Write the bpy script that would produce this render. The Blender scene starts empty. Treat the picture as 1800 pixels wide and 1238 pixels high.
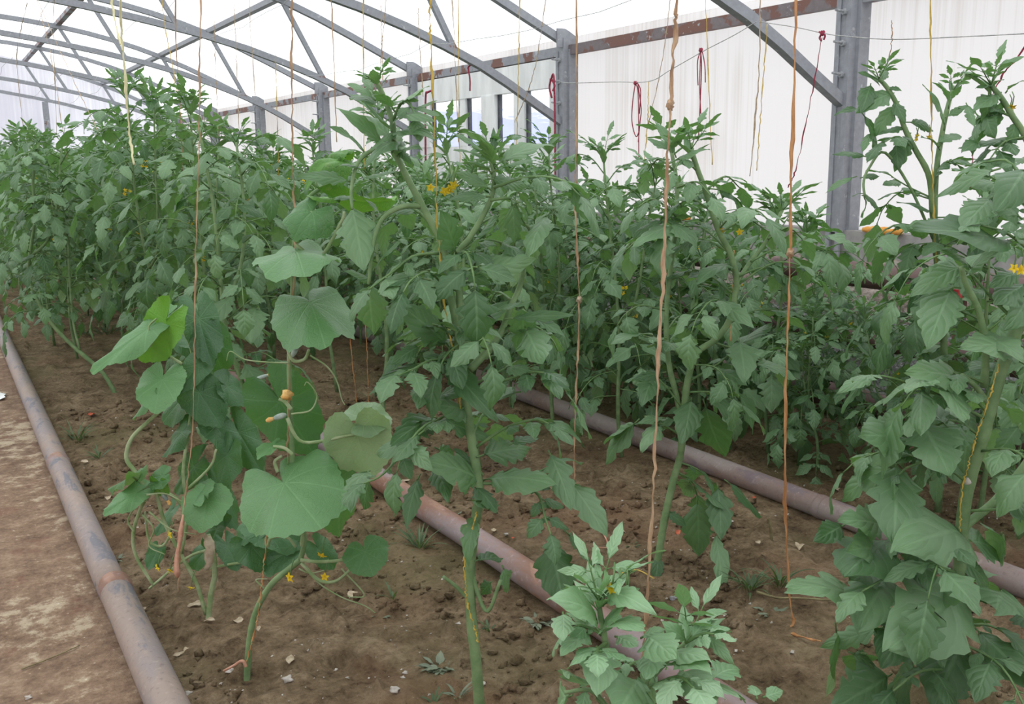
import bpy, math, random
import numpy as np
from mathutils import Vector, noise as mnoise
R = np.random.RandomState
SC = bpy.context.scene
COL = SC.collection
PI = math.pi
A3 = lambda *p: np.array(p, float)
UP = A3(0, 0, 1)

# ------------------------------------------------------------------ camera
F_PX = 1700.0
YAW, PITCH, ROLL = 0.5317, 0.1951, -0.0115
EYE = A3(0, 0, 1.0)
_fw = A3(math.sin(YAW)*math.cos(PITCH), math.cos(YAW)*math.cos(PITCH), -math.sin(PITCH))
_rt = A3(math.cos(YAW), -math.sin(YAW), 0)
_up = np.cross(_rt, _fw)
CR = _rt*math.cos(ROLL) + _up*math.sin(ROLL)
CU = -_rt*math.sin(ROLL) + _up*math.cos(ROLL)
HF = A3(math.sin(YAW), math.cos(YAW), 0)            # horizontal heading of the view

def unit(v):
    n = np.linalg.norm(v)
    return v/n if n > 1e-12 else v
def ray(px, py):
    return _fw*F_PX + CR*(px-900) - CU*(py-619)
def at_x(px, py, X):
    d = ray(px, py); return EYE + d*(X/d[0])
def at_y(px, py, Y):
    d = ray(px, py); return EYE + d*(Y/d[1])
def at_z(px, py, Z=0.0):
    d = ray(px, py); return EYE + d*((Z-1.0)/d[2])
def at_h(px, py, h):                                  # h: distance along the horizontal heading
    d = ray(px, py); return EYE + d*(h/(d@HF))
def h_of(p): return float((p-EYE)@HF)
def pxsize(p): return float((p-EYE)@_fw)/F_PX         # metres per photograph pixel at p

cam = bpy.data.cameras.new('camera'); cam_o = bpy.data.objects.new('camera', cam); COL.objects.link(cam_o)
from mathutils import Matrix
cam_o.matrix_world = Matrix(((CR[0], CU[0], -_fw[0], EYE[0]), (CR[1], CU[1], -_fw[1], EYE[1]),
                             (CR[2], CU[2], -_fw[2], EYE[2]), (0, 0, 0, 1)))
cam.sensor_fit = 'HORIZONTAL'; cam.sensor_width = 36.0; cam.lens = 36.0*F_PX/1800
cam.clip_start = 0.05; cam.clip_end = 3000
SC.camera = cam_o

# ------------------------------------------------------------------ materials
def newmat(name):
    m = bpy.data.materials.new(name); m.use_nodes = True
    nt = m.node_tree; nt.nodes.clear()
    return m, nt
class NT:
    def __init__(s, nt): s.nt = nt
    def n(s, typ, **kw):
        nd = s.nt.nodes.new(typ)
        for k, v in kw.items(): setattr(nd, k, v)
        return nd
    def link(s, a, b): s.nt.links.new(a, b)
    def setin(s, sock, v):
        if isinstance(v, bpy.types.NodeSocket): s.link(v, sock)
        elif v is not None: sock.default_value = v
    def math(s, op, a, b=None, c=None, clamp=False):
        nd = s.n('ShaderNodeMath', operation=op); nd.use_clamp = clamp
        for i, v in enumerate((a, b, c)):
            if v is not None: s.setin(nd.inputs[i], v)
        return nd.outputs[0]
    def mix(s, f, a, b):
        nd = s.n('ShaderNodeMix', data_type='RGBA')
        s.setin(nd.inputs[0], f); s.setin(nd.inputs[6], col(a)); s.setin(nd.inputs[7], col(b))
        return nd.outputs[2]
    def ramp(s, f, stops):
        nd = s.n('ShaderNodeValToRGB'); s.setin(nd.inputs[0], f)
        el = nd.color_ramp.elements
        while len(el) > 1: el.remove(el[-1])
        for i, (p, c) in enumerate(stops):
            e = el[0] if i == 0 else el.new(p)
            e.position = p; e.color = col(c)
        return nd.outputs[0]
    def sstep(s, v, lo, hi):
        nd = s.n('ShaderNodeMapRange', interpolation_type='SMOOTHSTEP')
        s.setin(nd.inputs[0], v); nd.inputs[1].default_value = lo; nd.inputs[2].default_value = hi
        return nd.outputs[0]
    def noise(s, vec, scale, detail=3, rough=0.55, dist=0.0):
        nd = s.n('ShaderNodeTexNoise'); s.setin(nd.inputs['Vector'], vec)
        nd.inputs['Scale'].default_value = scale; nd.inputs['Detail'].default_value = detail
        nd.inputs['Roughness'].default_value = rough; nd.inputs['Distortion'].default_value = dist
        return nd.outputs['Fac']
    def coord(s, which='Object', scale=None):
        o = s.n('ShaderNodeTexCoord').outputs[which]
        if scale:
            m = s.n('ShaderNodeMapping'); s.link(o, m.inputs[0]); m.inputs['Scale'].default_value = scale
            return m.outputs[0]
        return o
    def attr(s, name):
        nd = s.n('ShaderNodeAttribute'); nd.attribute_name = name; return nd.outputs['Fac']
    def bump(s, h, strength, dist=0.01):
        nd = s.n('ShaderNodeBump'); nd.inputs['Strength'].default_value = strength
        nd.inputs['Distance'].default_value = dist; s.link(h, nd.inputs['Height']); return nd.outputs[0]
    def principled(s, color, rough=0.6, spec=0.3, normal=None, metal=0.0):
        p = s.n('ShaderNodeBsdfPrincipled')
        s.setin(p.inputs['Base Color'], col(color)); s.setin(p.inputs['Roughness'], rough)
        p.inputs['Specular IOR Level'].default_value = spec; p.inputs['Metallic'].default_value = metal
        if normal is not None: s.link(normal, p.inputs['Normal'])
        return p.outputs[0]
    def out(s, sh):
        o = s.n('ShaderNodeOutputMaterial'); s.link(sh, o.inputs[0])
def col(c):
    if isinstance(c, bpy.types.NodeSocket) or c is None: return c
    return tuple(c) if len(c) == 4 else (*c, 1.0)
def sr(r, g, b):                                      # sRGB 0-255 to linear
    f = lambda v: v/12.92 if v <= 0.04045 else ((v+0.055)/1.055)**2.4
    return (f(r/255), f(g/255), f(b/255))

def leaf_mat(name, dark, light, back, trans, cucumber=False, wear=0.0):
    m, nt = newmat(name); t = NT(nt)
    u, v, tint = t.attr('leaf_u'), t.attr('leaf_v'), t.attr('tint')
    au = t.math('ABSOLUTE', u)
    co = t.coord('Object')
    if cucumber:
        dmin = None
        for ang in (0, 38, 80, 128):
            a = math.radians(ang)
            # distance of (|u|, v) to the ray at this angle from the petiole point
            x = t.math('SUBTRACT', t.math('MULTIPLY', au, math.cos(a)), t.math('MULTIPLY', v, math.sin(a)))
            al = t.math('ADD', t.math('MULTIPLY', au, math.sin(a)), t.math('MULTIPLY', v, math.cos(a)))
            d = t.math('ADD', t.math('ABSOLUTE', x), t.math('MULTIPLY', t.math('LESS_THAN', al, 0.0), 1.0))
            dmin = d if dmin is None else t.math('MINIMUM', dmin, d)
        vein = t.math('SUBTRACT', 1.0, t.sstep(dmin, 0.002, 0.018))
        vo = t.n('ShaderNodeTexVoronoi', feature='DISTANCE_TO_EDGE'); t.link(co, vo.inputs['Vector']); vo.inputs['Scale'].default_value = 110
        fine = t.sstep(vo.outputs['Distance'], 0.0, 0.14)
        hgt = t.math('SUBTRACT', fine, t.math('MULTIPLY', vein, 1.6))
        vstr, bstr = 0.24, 0.22
    else:
        mid = t.math('SUBTRACT', 1.0, t.sstep(au, 0.02, 0.10))
        fr = t.math('FRACT', t.math('SUBTRACT', t.math('MULTIPLY', v, 5.5), t.math('MULTIPLY', au, 1.9)))
        tri = t.math('ABSOLUTE', t.math('SUBTRACT', fr, 0.5))
        side = t.math('MULTIPLY', t.math('SUBTRACT', 1.0, t.sstep(tri, 0.01, 0.10)), 0.40)
        vein = t.math('MAXIMUM', mid, side)
        hgt = t.math('SUBTRACT', t.sstep(tri, 0.0, 0.4), t.math('MULTIPLY', vein, 0.8))
        vstr, bstr = 0.26, 0.26
    ns = t.noise(co, 22, 3)
    mixf = t.math('ADD', t.math('MULTIPLY', tint, 0.95), t.math('MULTIPLY', t.math('SUBTRACT', ns, 0.5), 0.5), clamp=True)
    c = t.mix(mixf, dark, light)
    c = t.mix(t.math('MULTIPLY', vein, vstr), c, tuple(x*1.45+0.02 for x in light))
    if wear:
        sp = t.sstep(t.noise(co, 34, 4, 0.6), 0.66, 0.76)
        c = t.mix(t.math('MULTIPLY', sp, wear), c, (0.36, 0.36, 0.16))
    geo = t.n('ShaderNodeNewGeometry')
    c = t.mix(geo.outputs['Backfacing'], c, back)
    nrm = t.bump(hgt, bstr, 0.004)
    p = t.principled(c, 0.44, 0.52, nrm)
    tr = t.n('ShaderNodeBsdfTranslucent'); t.setin(tr.inputs[0], col(trans)); t.link(nrm, tr.inputs[1])
    ms = t.n('ShaderNodeMixShader'); ms.inputs[0].default_value = 0.24
    t.link(p, ms.inputs[1]); t.link(tr.outputs[0], ms.inputs[2])
    t.out(ms.outputs[0]); return m

def simple(name, c1, c2, scale=20, rough=0.7, spec=0.25, bump=0.2, bdist=0.004, stretch=None, detail=4, metal=0.0, lo=0.35, hi=0.65):
    m, nt = newmat(name); t = NT(nt)
    co = t.coord('Object', stretch)
    n1 = t.noise(co, scale, detail)
    c = t.mix(t.sstep(n1, lo, hi), c1, c2)
    t.out(t.principled(c, rough, spec, t.bump(t.noise(co, scale*2.2, 4), bump, bdist), metal)); return m

M = {}
M['tomato_leaf'] = leaf_mat('tomato_leaf', (0.036, 0.098, 0.031), (0.180, 0.305, 0.150), (0.21, 0.33, 0.15), (0.16, 0.38, 0.07))  # wide dark-to-light range puts lit and shaded contrast into the colour
M['tomato_leaf_worn'] = leaf_mat('tomato_leaf_worn', (0.090, 0.195, 0.080), (0.215, 0.360, 0.180), (0.22, 0.35, 0.15), (0.18, 0.40, 0.07), wear=0.6)
M['young_leaf'] = leaf_mat('young_leaf', (0.19, 0.35, 0.17), (0.36, 0.53, 0.32), (0.24, 0.39, 0.20), (0.22, 0.46, 0.11))
M['cucumber_leaf'] = leaf_mat('cucumber_leaf', (0.070, 0.182, 0.058), (0.145, 0.300, 0.120), (0.20, 0.35, 0.14), (0.18, 0.42, 0.06), True)
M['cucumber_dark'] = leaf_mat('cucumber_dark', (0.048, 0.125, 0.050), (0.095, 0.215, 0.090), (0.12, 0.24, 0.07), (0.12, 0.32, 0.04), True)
M['cucumber_pale'] = leaf_mat('cucumber_pale', (0.20, 0.32, 0.15), (0.30, 0.44, 0.25), (0.33, 0.46, 0.26), (0.26, 0.42, 0.12), True)
M['cucumber_yellowing'] = leaf_mat('cucumber_yellowing', (0.07, 0.21, 0.035), (0.14, 0.31, 0.06), (0.13, 0.32, 0.04), (0.17, 0.42, 0.03), True, 0.4)
M['stem'] = simple('green_stem', (0.14, 0.23, 0.095), (0.215, 0.315, 0.145), 30, 0.55, 0.3, 0.15)
M['petiole'] = simple('petiole', (0.10, 0.19, 0.065), (0.155, 0.25, 0.095), 40, 0.55, 0.3, 0.1)
M['pale_stem'] = simple('pale_stem', (0.22, 0.31, 0.13), (0.36, 0.42, 0.24), 30, 0.6, 0.25, 0.2)
M['dry_stem'] = simple('dry_stem', (0.17, 0.14, 0.075), (0.26, 0.23, 0.12), 40, 0.8, 0.1, 0.3)
M['flower'] = simple('yellow_petal', (0.75, 0.50, 0.02), (0.85, 0.66, 0.05), 60, 0.6, 0.2, 0.1)
M['withered'] = simple('withered_petal', (0.62, 0.33, 0.09), (0.75, 0.50, 0.20), 80, 0.8, 0.1, 0.2)
M['cucumber_skin'] = simple('cucumber_skin', (0.22, 0.28, 0.25), (0.36, 0.42, 0.36), 70, 0.6, 0.3, 0.5)
M['fruit'] = simple('green_fruit', (0.12, 0.24, 0.07), (0.17, 0.31, 0.10), 40, 0.35, 0.5, 0.05)
M['twine_brown'] = simple('brown_twine', (0.37, 0.225, 0.13), (0.54, 0.37, 0.235), 90, 0.85, 0.1, 0.8, stretch=(1, 1, 0.25))
M['twine_orange'] = simple('orange_twine', (0.45, 0.205, 0.08), (0.60, 0.32, 0.15), 90, 0.8, 0.15, 0.7, stretch=(1, 1, 0.25))
M['twine_tan'] = simple('tan_twine', (0.40, 0.30, 0.20), (0.55, 0.43, 0.31), 90, 0.85, 0.1, 0.6)
M['twine_yellow'] = simple('yellow_twine', (0.50, 0.34, 0.06), (0.64, 0.45, 0.11), 60, 0.7, 0.2, 0.5)
M['twine_pale'] = simple('pale_yellow_ribbon', (0.62, 0.58, 0.32), (0.72, 0.68, 0.42), 50, 0.6, 0.25, 0.3)
M['twine_red'] = simple('dark_red_yarn', (0.25, 0.035, 0.06), (0.36, 0.07, 0.10), 90, 0.9, 0.1, 0.7)
M['wire'] = simple('grey_cord', (0.40, 0.40, 0.40), (0.55, 0.55, 0.54), 60, 0.7, 0.2, 0.3)

def steel(name, grey, rustf):
    m, nt = newmat(name); t = NT(nt); co = t.coord('Object')
    n1 = t.noise(co, 5, 5, 0.6); n2 = t.noise(co, 38, 4)
    c = t.mix(n2, tuple(g*0.72 for g in grey), tuple(g*1.25 for g in grey))
    c = t.mix(t.sstep(n1, rustf, rustf+0.05), c, (0.19, 0.095, 0.075))
    c = t.mix(t.sstep(t.noise(co, 15, 4, 0.7), 0.62, 0.68), c, (0.42, 0.43, 0.45))
    t.out(t.principled(c, 0.62, 0.35, t.bump(n2, 0.15, 0.003))); return m
M['steel'] = steel('grey_painted_steel', (0.285, 0.295, 0.32), 0.66)
M['steel_rusty'] = steel('rusting_grey_steel', (0.285, 0.295, 0.32), 0.50)
M['steel_brown'] = steel('rust_brown_steel', (0.19, 0.16, 0.165), 0.44)

def pipe_mat(name, c1, c2, c3, band=9):
    m, nt = newmat(name); t = NT(nt); co = t.coord('Object')
    st = t.coord('Object', (1, 0.35, 1))
    c = t.mix(t.sstep(t.noise(st, band, 5, 0.6), 0.38, 0.62), c1, c2)
    c = t.mix(t.sstep(t.noise(st, band*1.9, 4, 0.6, 0.6), 0.54, 0.64), c, c3)
    gr = t.noise(co, band*7, 5, 0.7)
    c = t.mix(t.math('MULTIPLY', t.sstep(gr, 0.55, 0.72), 0.45), c, tuple(x*1.6 for x in c1)); c = t.mix(t.math('MULTIPLY', t.sstep(gr, 0.45, 0.30), 0.5), c, (c3[0]*.8, c3[1]*.62, c3[2]*.55))
    t.out(t.principled(c, 0.6, 0.3, t.bump(t.noise(co, 60, 4), 0.3, 0.003))); return m
M['pipe_edge'] = pipe_mat('weathered_edging_pipe', (0.31, 0.24, 0.20), (0.25, 0.212, 0.205), (0.165, 0.158, 0.175))
M['pipe_rust'] = pipe_mat('rusty_grey_pipe', (0.29, 0.24, 0.245), (0.23, 0.125, 0.085), (0.33, 0.19, 0.13), 6)
M['pipe_grey'] = pipe_mat('dull_grey_pipe', (0.28, 0.235, 0.22), (0.22, 0.155, 0.135), (0.18, 0.14, 0.15), 7)
M['pipe_brown'] = pipe_mat('brown_heating_pipe', (0.155, 0.095, 0.082), (0.12, 0.075, 0.07), (0.20, 0.14, 0.13), 5)

def soil_mat():
    m, nt = newmat('damp_garden_soil'); t = NT(nt); co = t.coord('Object')
    big = t.noise(co, 1.5, 4, 0.6); mid = t.noise(co, 8, 6, 0.72); fine = t.noise(co, 55, 6, 0.75); grit = t.noise(co, 150, 3, 0.6)
    f = t.math('ADD', t.math('MULTIPLY', mid, 0.6), t.math('MULTIPLY', fine, 0.4))
    c = t.ramp(f, [(0.35, sr(62, 49, 36)), (0.45, sr(116, 97, 73)), (0.53, sr(142, 122, 95)), (0.64, sr(176, 155, 126))])
    c = t.mix(t.math('MULTIPLY', t.sstep(big, 0.50, 0.64), 0.55), c, sr(118, 110, 76))
    c = t.mix(t.math('MULTIPLY', t.sstep(t.noise(co, 2.1, 3, 0.5), 0.54, 0.68), 0.45), c, sr(148, 114, 88))
    c = t.mix(t.math('MULTIPLY', t.sstep(t.noise(co, 1.1, 4, 0.6, 0.4), 0.56, 0.68), 0.55), c, sr(86, 72, 56))
    c = t.mix(t.math('MULTIPLY', t.sstep(grit, 0.66, 0.76), 0.55), c, sr(206, 188, 160))
    c = t.mix(t.math('MULTIPLY', t.sstep(fine, 0.42, 0.30), 0.6), c, sr(64, 50, 38))  # shade in the hollows between clods, put into the colour
    h = t.math('ADD', t.math('MULTIPLY', mid, 1.0), t.math('MULTIPLY', fine, 0.6))
    t.out(t.principled(c, 0.9, 0.15, t.bump(h, 1.0, 0.03))); return m
M['soil'] = soil_mat()
def path_mat():
    m, nt = newmat('trodden_earth_path'); t = NT(nt); co = t.coord('Object')
    a = t.noise(co, 2.0, 4, 0.6, 0.6); b = t.noise(co, 12, 6, 0.75); f = t.noise(co, 90, 4, 0.6)
    c = t.ramp(t.math('ADD', t.math('MULTIPLY', b, 0.7), t.math('MULTIPLY', f, 0.3)), [(0.34, sr(92, 72, 57)), (0.5, sr(130, 107, 87)), (0.66, sr(162, 140, 117))])
    patch = t.math('MULTIPLY', t.sstep(t.math('ADD', a, t.math('MULTIPLY', t.math('SUBTRACT', b, 0.5), 1.2)), 0.56, 0.70), 0.55)
    c = t.mix(patch, c, sr(190, 178, 152))
    c = t.mix(t.math('MULTIPLY', t.sstep(t.noise(co, 5, 4, 0.65), 0.56, 0.66), 0.5), c, sr(112, 78, 62))
    c = t.mix(t.math('MULTIPLY', t.sstep(f, 0.66, 0.74), 0.5), c, sr(215, 205, 186))
    t.out(t.principled(c, 0.85, 0.2, t.bump(t.math('ADD', b, t.math('MULTIPLY', f, 0.4)), 0.6, 0.012))); return m
M['path'] = path_mat()
M['concrete'] = simple('stained_concrete', (0.25, 0.245, 0.235), (0.36, 0.35, 0.335), 9, 0.9, 0.1, 0.4, 0.01)
M['bank'] = simple('dry_grey_earth', (0.20, 0.165, 0.135), (0.37, 0.325, 0.28), 16, 0.95, 0.05, 1.0, 0.03)
M['foam'] = simple('orange_mounting_foam', (0.72, 0.30, 0.05), (0.80, 0.40, 0.10), 30, 0.7, 0.2, 0.4)
M['window_paint'] = simple('white_window_frame', (0.70, 0.71, 0.70), (0.84, 0.85, 0.835), 8, 0.5, 0.35, 0.1, stretch=(1, 1, 0.3))
M['gasket'] = simple('dark_rubber_gasket', (0.045, 0.05, 0.06), (0.08, 0.085, 0.10), 20, 0.6, 0.3, 0.1)
M['stone'] = simple('pale_stone', (0.42, 0.38, 0.33), (0.62, 0.57, 0.51), 40, 0.8, 0.2, 0.5)
M['stone_grey'] = simple('grey_stone', (0.20, 0.20, 0.20), (0.40, 0.40, 0.41), 60, 0.8, 0.2, 0.5)
M['dry_leaf'] = simple('dry_leaf', (0.36, 0.285, 0.19), (0.53, 0.44, 0.32), 50, 0.85, 0.1, 0.6)
M['dry_red'] = simple('red_dry_tomato_skin', (0.42, 0.07, 0.035), (0.55, 0.15, 0.07), 50, 0.6, 0.3, 0.4)
M['dry_rope'] = simple('pinkish_rag_strip', (0.45, 0.23, 0.15), (0.58, 0.33, 0.23), 60, 0.85, 0.1, 0.6)
M['weed'] = leaf_mat('weed_blade', (0.05, 0.095, 0.035), (0.115, 0.175, 0.075), (0.12, 0.18, 0.07), (0.11, 0.23, 0.04))
M['weed_grey'] = leaf_mat('weed_grey', (0.16, 0.20, 0.13), (0.27, 0.31, 0.21), (0.27, 0.31, 0.2), (0.18, 0.25, 0.1))
M['film'] = simple('crinkled_silver_film', (0.42, 0.43, 0.43), (0.72, 0.73, 0.74), 22, 0.35, 0.6, 1.0, 0.03)
M['red_plastic'] = simple('red_plastic', (0.55, 0.03, 0.03), (0.62, 0.05, 0.05), 20, 0.4, 0.4, 0.05)
M['bolt'] = simple('zinc_bolt', (0.22, 0.23, 0.24), (0.38, 0.39, 0.40), 60, 0.5, 0.5, 0.1)

def panel_mat(name, base, dirt, streak_axis, thr=(0.45, 0.75), amount=0.6, transp=0.0):
    m, nt = newmat(name); t = NT(nt)
    sc = {'y': (1, 30, 0.22), 'x': (14, 1, 0.25), 'r': (0.6, 5, 0.6)}[streak_axis]
    s1 = t.noise(t.coord('Object', sc), 1.6, 5, 0.65)
    s2 = t.noise(t.coord('Object'), 0.75, 3, 0.5)
    f = t.math('MULTIPLY', t.sstep(t.math('ADD', t.math('MULTIPLY', s1, 0.45), t.math('MULTIPLY', s2, 0.68)), *thr), amount)
    c = t.mix(f, base, dirt)
    tr = t.n('ShaderNodeBsdfTranslucent'); t.link(c, tr.inputs[0])
    df = t.n('ShaderNodeBsdfDiffuse'); t.link(c, df.inputs[0])
    ms = t.n('ShaderNodeMixShader'); ms.inputs[0].default_value = 0.14
    t.link(tr.outputs[0], ms.inputs[1]); t.link(df.outputs[0], ms.inputs[2])
    t.out(ms.outputs[0]); return m
M['roof'] = panel_mat('milky_roof_sheet', (0.97, 0.975, 0.985), (0.86, 0.86, 0.87), 'r', (0.42, 0.72), 0.7)
M['wall'] = panel_mat('cream_wall_sheet', (0.655, 0.632, 0.618), (0.46, 0.42, 0.385), 'y', (0.52, 0.74), 0.62)
M['gable'] = panel_mat('grey_gable_sheet', (0.74, 0.735, 0.765), (0.50, 0.49, 0.55), 'x', (0.42, 0.70), 0.75)
def glass_mat():
    m, nt = newmat('window_glass'); t = NT(nt)
    tp = t.n('ShaderNodeBsdfTransparent'); tp.inputs[0].default_value = (0.95, 0.96, 0.97, 1)
    gl = t.n('ShaderNodeBsdfGlossy'); gl.inputs['Roughness'].default_value = 0.05
    ms = t.n('ShaderNodeMixShader'); ms.inputs[0].default_value = 0.06
    t.link(tp.outputs[0], ms.inputs[1]); t.link(gl.outputs[0], ms.inputs[2]); t.out(ms.outputs[0]); return m
M['glass'] = glass_mat()
def mountain_mat():
    m, nt = newmat('snowy_mountain'); t = NT(nt); co = t.coord('Object')
    z = t.n('ShaderNodeSeparateXYZ'); t.link(co, z.inputs[0])
    h = t.math('ADD', t.math('DIVIDE', z.outputs[2], 60.0), t.math('MULTIPLY', t.math('SUBTRACT', t.noise(co, 0.035, 6, 0.7), 0.5), 0.9))
    c = t.mix(t.sstep(h, 0.50, 0.60), (0.40, 0.42, 0.70), (0.93, 0.94, 0.98))  # distance haze is mixed into the lavender rock colour
    t.out(t.principled(c, 0.9, 0.0)); return m
M['mountain'] = mountain_mat()
M['yard'] = simple('outside_gravel', (0.38, 0.36, 0.34), (0.52, 0.50, 0.48), 0.8, 0.95, 0.05, 0.2)

# ------------------------------------------------------------------ mesh building
class MB:
    """collects vertices and faces (with leaf attributes and material slots) for ONE mesh object"""
    def __init__(s): s.V = []; s.F = []; s.mi = []; s.at = []; s.nv = 0
    def add(s, V, F, mi=0, u=None, v=None, tint=0.5):
        V = np.asarray(V, float); n = len(V)
        s.V.append(V); o = s.nv
        s.F += [tuple(i+o for i in f) for f in F]; s.mi += [mi]*len(F)
        a = np.zeros((n, 3)); a[:, 2] = tint
        if u is not None: a[:, 0] = u; a[:, 1] = v
        s.at.append(a); s.nv += n
    def box(s, c, size, mi=0, axes=None):
        c = np.asarray(c, float); h = np.asarray(size, float)/2
        ax = np.eye(3) if axes is None else np.asarray(axes)
        V = [c + ax[0]*h[0]*x + ax[1]*h[1]*y + ax[2]*h[2]*z for x in (-1, 1) for y in (-1, 1) for z in (-1, 1)]
        s.add(V, [(0, 1, 3, 2), (4, 6, 7, 5), (0, 4, 5, 1), (2, 3, 7, 6), (0, 2, 6, 4), (1, 5, 7, 3)], mi)
    def beam(s, pts, w, h, up=UP, mi=0, cap=True):
        pts = [np.asarray(p, float) for p in pts]; V = []; n = len(pts)
        for i, p in enumerate(pts):
            d = unit(pts[min(i+1, n-1)] - pts[max(i-1, 0)])
            sd = unit(np.cross(d, up)); u2 = np.cross(sd, d)
            for a, b in ((-1, -1), (1, -1), (1, 1), (-1, 1)): V.append(p + sd*a*w/2 + u2*b*h/2)
        F = []
        for i in range(n-1):
            for k in range(4): F.append((i*4+k, i*4+(k+1) % 4, i*4+4+(k+1) % 4, i*4+4+k))
        if cap: F += [(3, 2, 1, 0), tuple((n-1)*4+k for k in range(4))]
        s.add(V, F, mi)
    def tube(s, pts, rad, sides=6, mi=0, flat=1.0, twist=0.0, cap=True, tint=0.5):
        pts = np.asarray(pts, float); n = len(pts)
        rad = np.full(n, rad, float) if np.isscalar(rad) else np.asarray(rad, float)
        tg = np.zeros_like(pts); tg[1:-1] = pts[2:]-pts[:-2]; tg[0] = pts[1]-pts[0]; tg[-1] = pts[-1]-pts[-2]
        nm = None; V = np.zeros((n*sides, 3))
        for i in range(n):
            d = unit(tg[i])
            if nm is None:
                nm = unit(np.cross(d, A3(0.31, 0.2, 0.93) if abs(d[2]) < 0.9 else A3(1, 0.1, 0)))
            nm = unit(nm - d*(nm@d)); bn = np.cross(d, nm)
            for k in range(sides):
                a = 2*PI*k/sides; x, y = math.cos(a), math.sin(a)*flat
                w = twist*i; x, y = x*math.cos(w)-y*math.sin(w), x*math.sin(w)+y*math.cos(w)
                V[i*sides+k] = pts[i] + (nm*x + bn*y)*rad[i]
        F = [(i*sides+k, i*sides+(k+1) % sides, (i+1)*sides+(k+1) % sides, (i+1)*sides+k) for i in range(n-1) for k in range(sides)]
        if cap: F += [tuple(range(sides))[::-1], tuple((n-1)*sides+k for k in range(sides))]
        s.add(V, F, mi, tint=tint)
    def blob(s, c, r, rng, mi=0, sq=(1, 1, 1), jit=0.15, nu=7, nv=5):
        V = []; ph = rng.uniform(0, 6, 3)
        for j in range(nv+1):
            th = PI*j/nv
            for i in range(nu):
                a = 2*PI*i/nu; d = A3(math.sin(th)*math.cos(a), math.sin(th)*math.sin(a), math.cos(th))
                k = 1 + jit*math.sin(d@(A3(3, 2, 4))+ph[0]) + jit*0.6*math.sin(d@A3(-4, 5, 2)+ph[1])
                V.append(np.asarray(c)+d*r*k*np.asarray(sq))
        F = [(j*nu+i, (j+1)*nu+i, (j+1)*nu+(i+1) % nu, j*nu+(i+1) % nu) for j in range(nv) for i in range(nu)]
        s.add(V, F, mi)
    def build(s, name, mats, parent=None, smooth=True, loc=None):
        me = bpy.data.meshes.new(name)
        V = np.concatenate(s.V) if s.V else np.zeros((0, 3))
        off = np.zeros(3) if loc is None else np.asarray(loc, float)
        me.from_pydata([tuple(v) for v in (V-off)], [], s.F)
        mats = mats if isinstance(mats, (list, tuple)) else [mats]
        for m in mats: me.materials.append(M[m] if isinstance(m, str) else m)
        if len(mats) > 1: me.polygons.foreach_set('material_index', s.mi)
        if smooth: me.polygons.foreach_set('use_smooth', [True]*len(s.F))
        at = np.concatenate(s.at) if s.at else np.zeros((0, 3))
        for k, nme in enumerate(('leaf_u', 'leaf_v', 'tint')):
            a = me.attributes.new(nme, 'FLOAT', 'POINT'); a.data.foreach_set('value', at[:, k].astype(np.float32))
        me.update()
        o = bpy.data.objects.new(name, me); COL.objects.link(o)
        if parent is not None: o.parent = parent
        elif loc is not None: o.location = tuple(off)
        return o

def thing(name, label, cat, loc=(0, 0, 0), group=None, kind=None):
    o = bpy.data.objects.new(name, None); COL.objects.link(o); o.location = tuple(float(x) for x in loc)
    o.empty_display_size = 0.1
    return tag(o, label, cat, group, kind)
def tag(o, label, cat, group=None, kind=None):
    o['label'] = label; o['category'] = cat
    if group: o['group'] = group
    if kind: o['kind'] = kind
    return o
def copy_tree(o, parent=None):
    c = o.copy(); COL.objects.link(c)
    if parent is not None: c.parent = parent
    for ch in list(o.children): copy_tree(ch, c)
    return c

def catmull(pts, n):
    P = np.asarray(pts, float)
    if len(P) == 2: return np.array([P[0]+(P[1]-P[0])*t for t in np.linspace(0, 1, n)])
    Q = np.vstack([2*P[0]-P[1], P, 2*P[-1]-P[-2]]); out = []
    m = len(P)-1
    for k in np.linspace(0, m, n):
        i = min(int(k), m-1); t = k-i
        a, b, c, d = Q[i], Q[i+1], Q[i+2], Q[i+3]
        out.append(0.5*((2*b)+(c-a)*t+(2*a-5*b+4*c-d)*t*t+(3*b-a-3*c+d)*t**3))
    return np.array(out)
ORD = ['first', 'second', 'third', 'fourth', 'fifth', 'sixth', 'seventh', 'eighth', 'ninth', 'tenth', 'eleventh', 'twelfth',
       'thirteenth', 'fourteenth', 'fifteenth', 'sixteenth', 'seventeenth', 'eighteenth', 'nineteenth', 'twentieth']
def ordn(i): return ORD[i] if i < 20 else (('twenty-' if i < 29 else 'thirty-')+ORD[(i-20) % 10] if i not in (29, 39) else ('thirtieth' if i == 29 else 'fortieth'))
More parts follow.
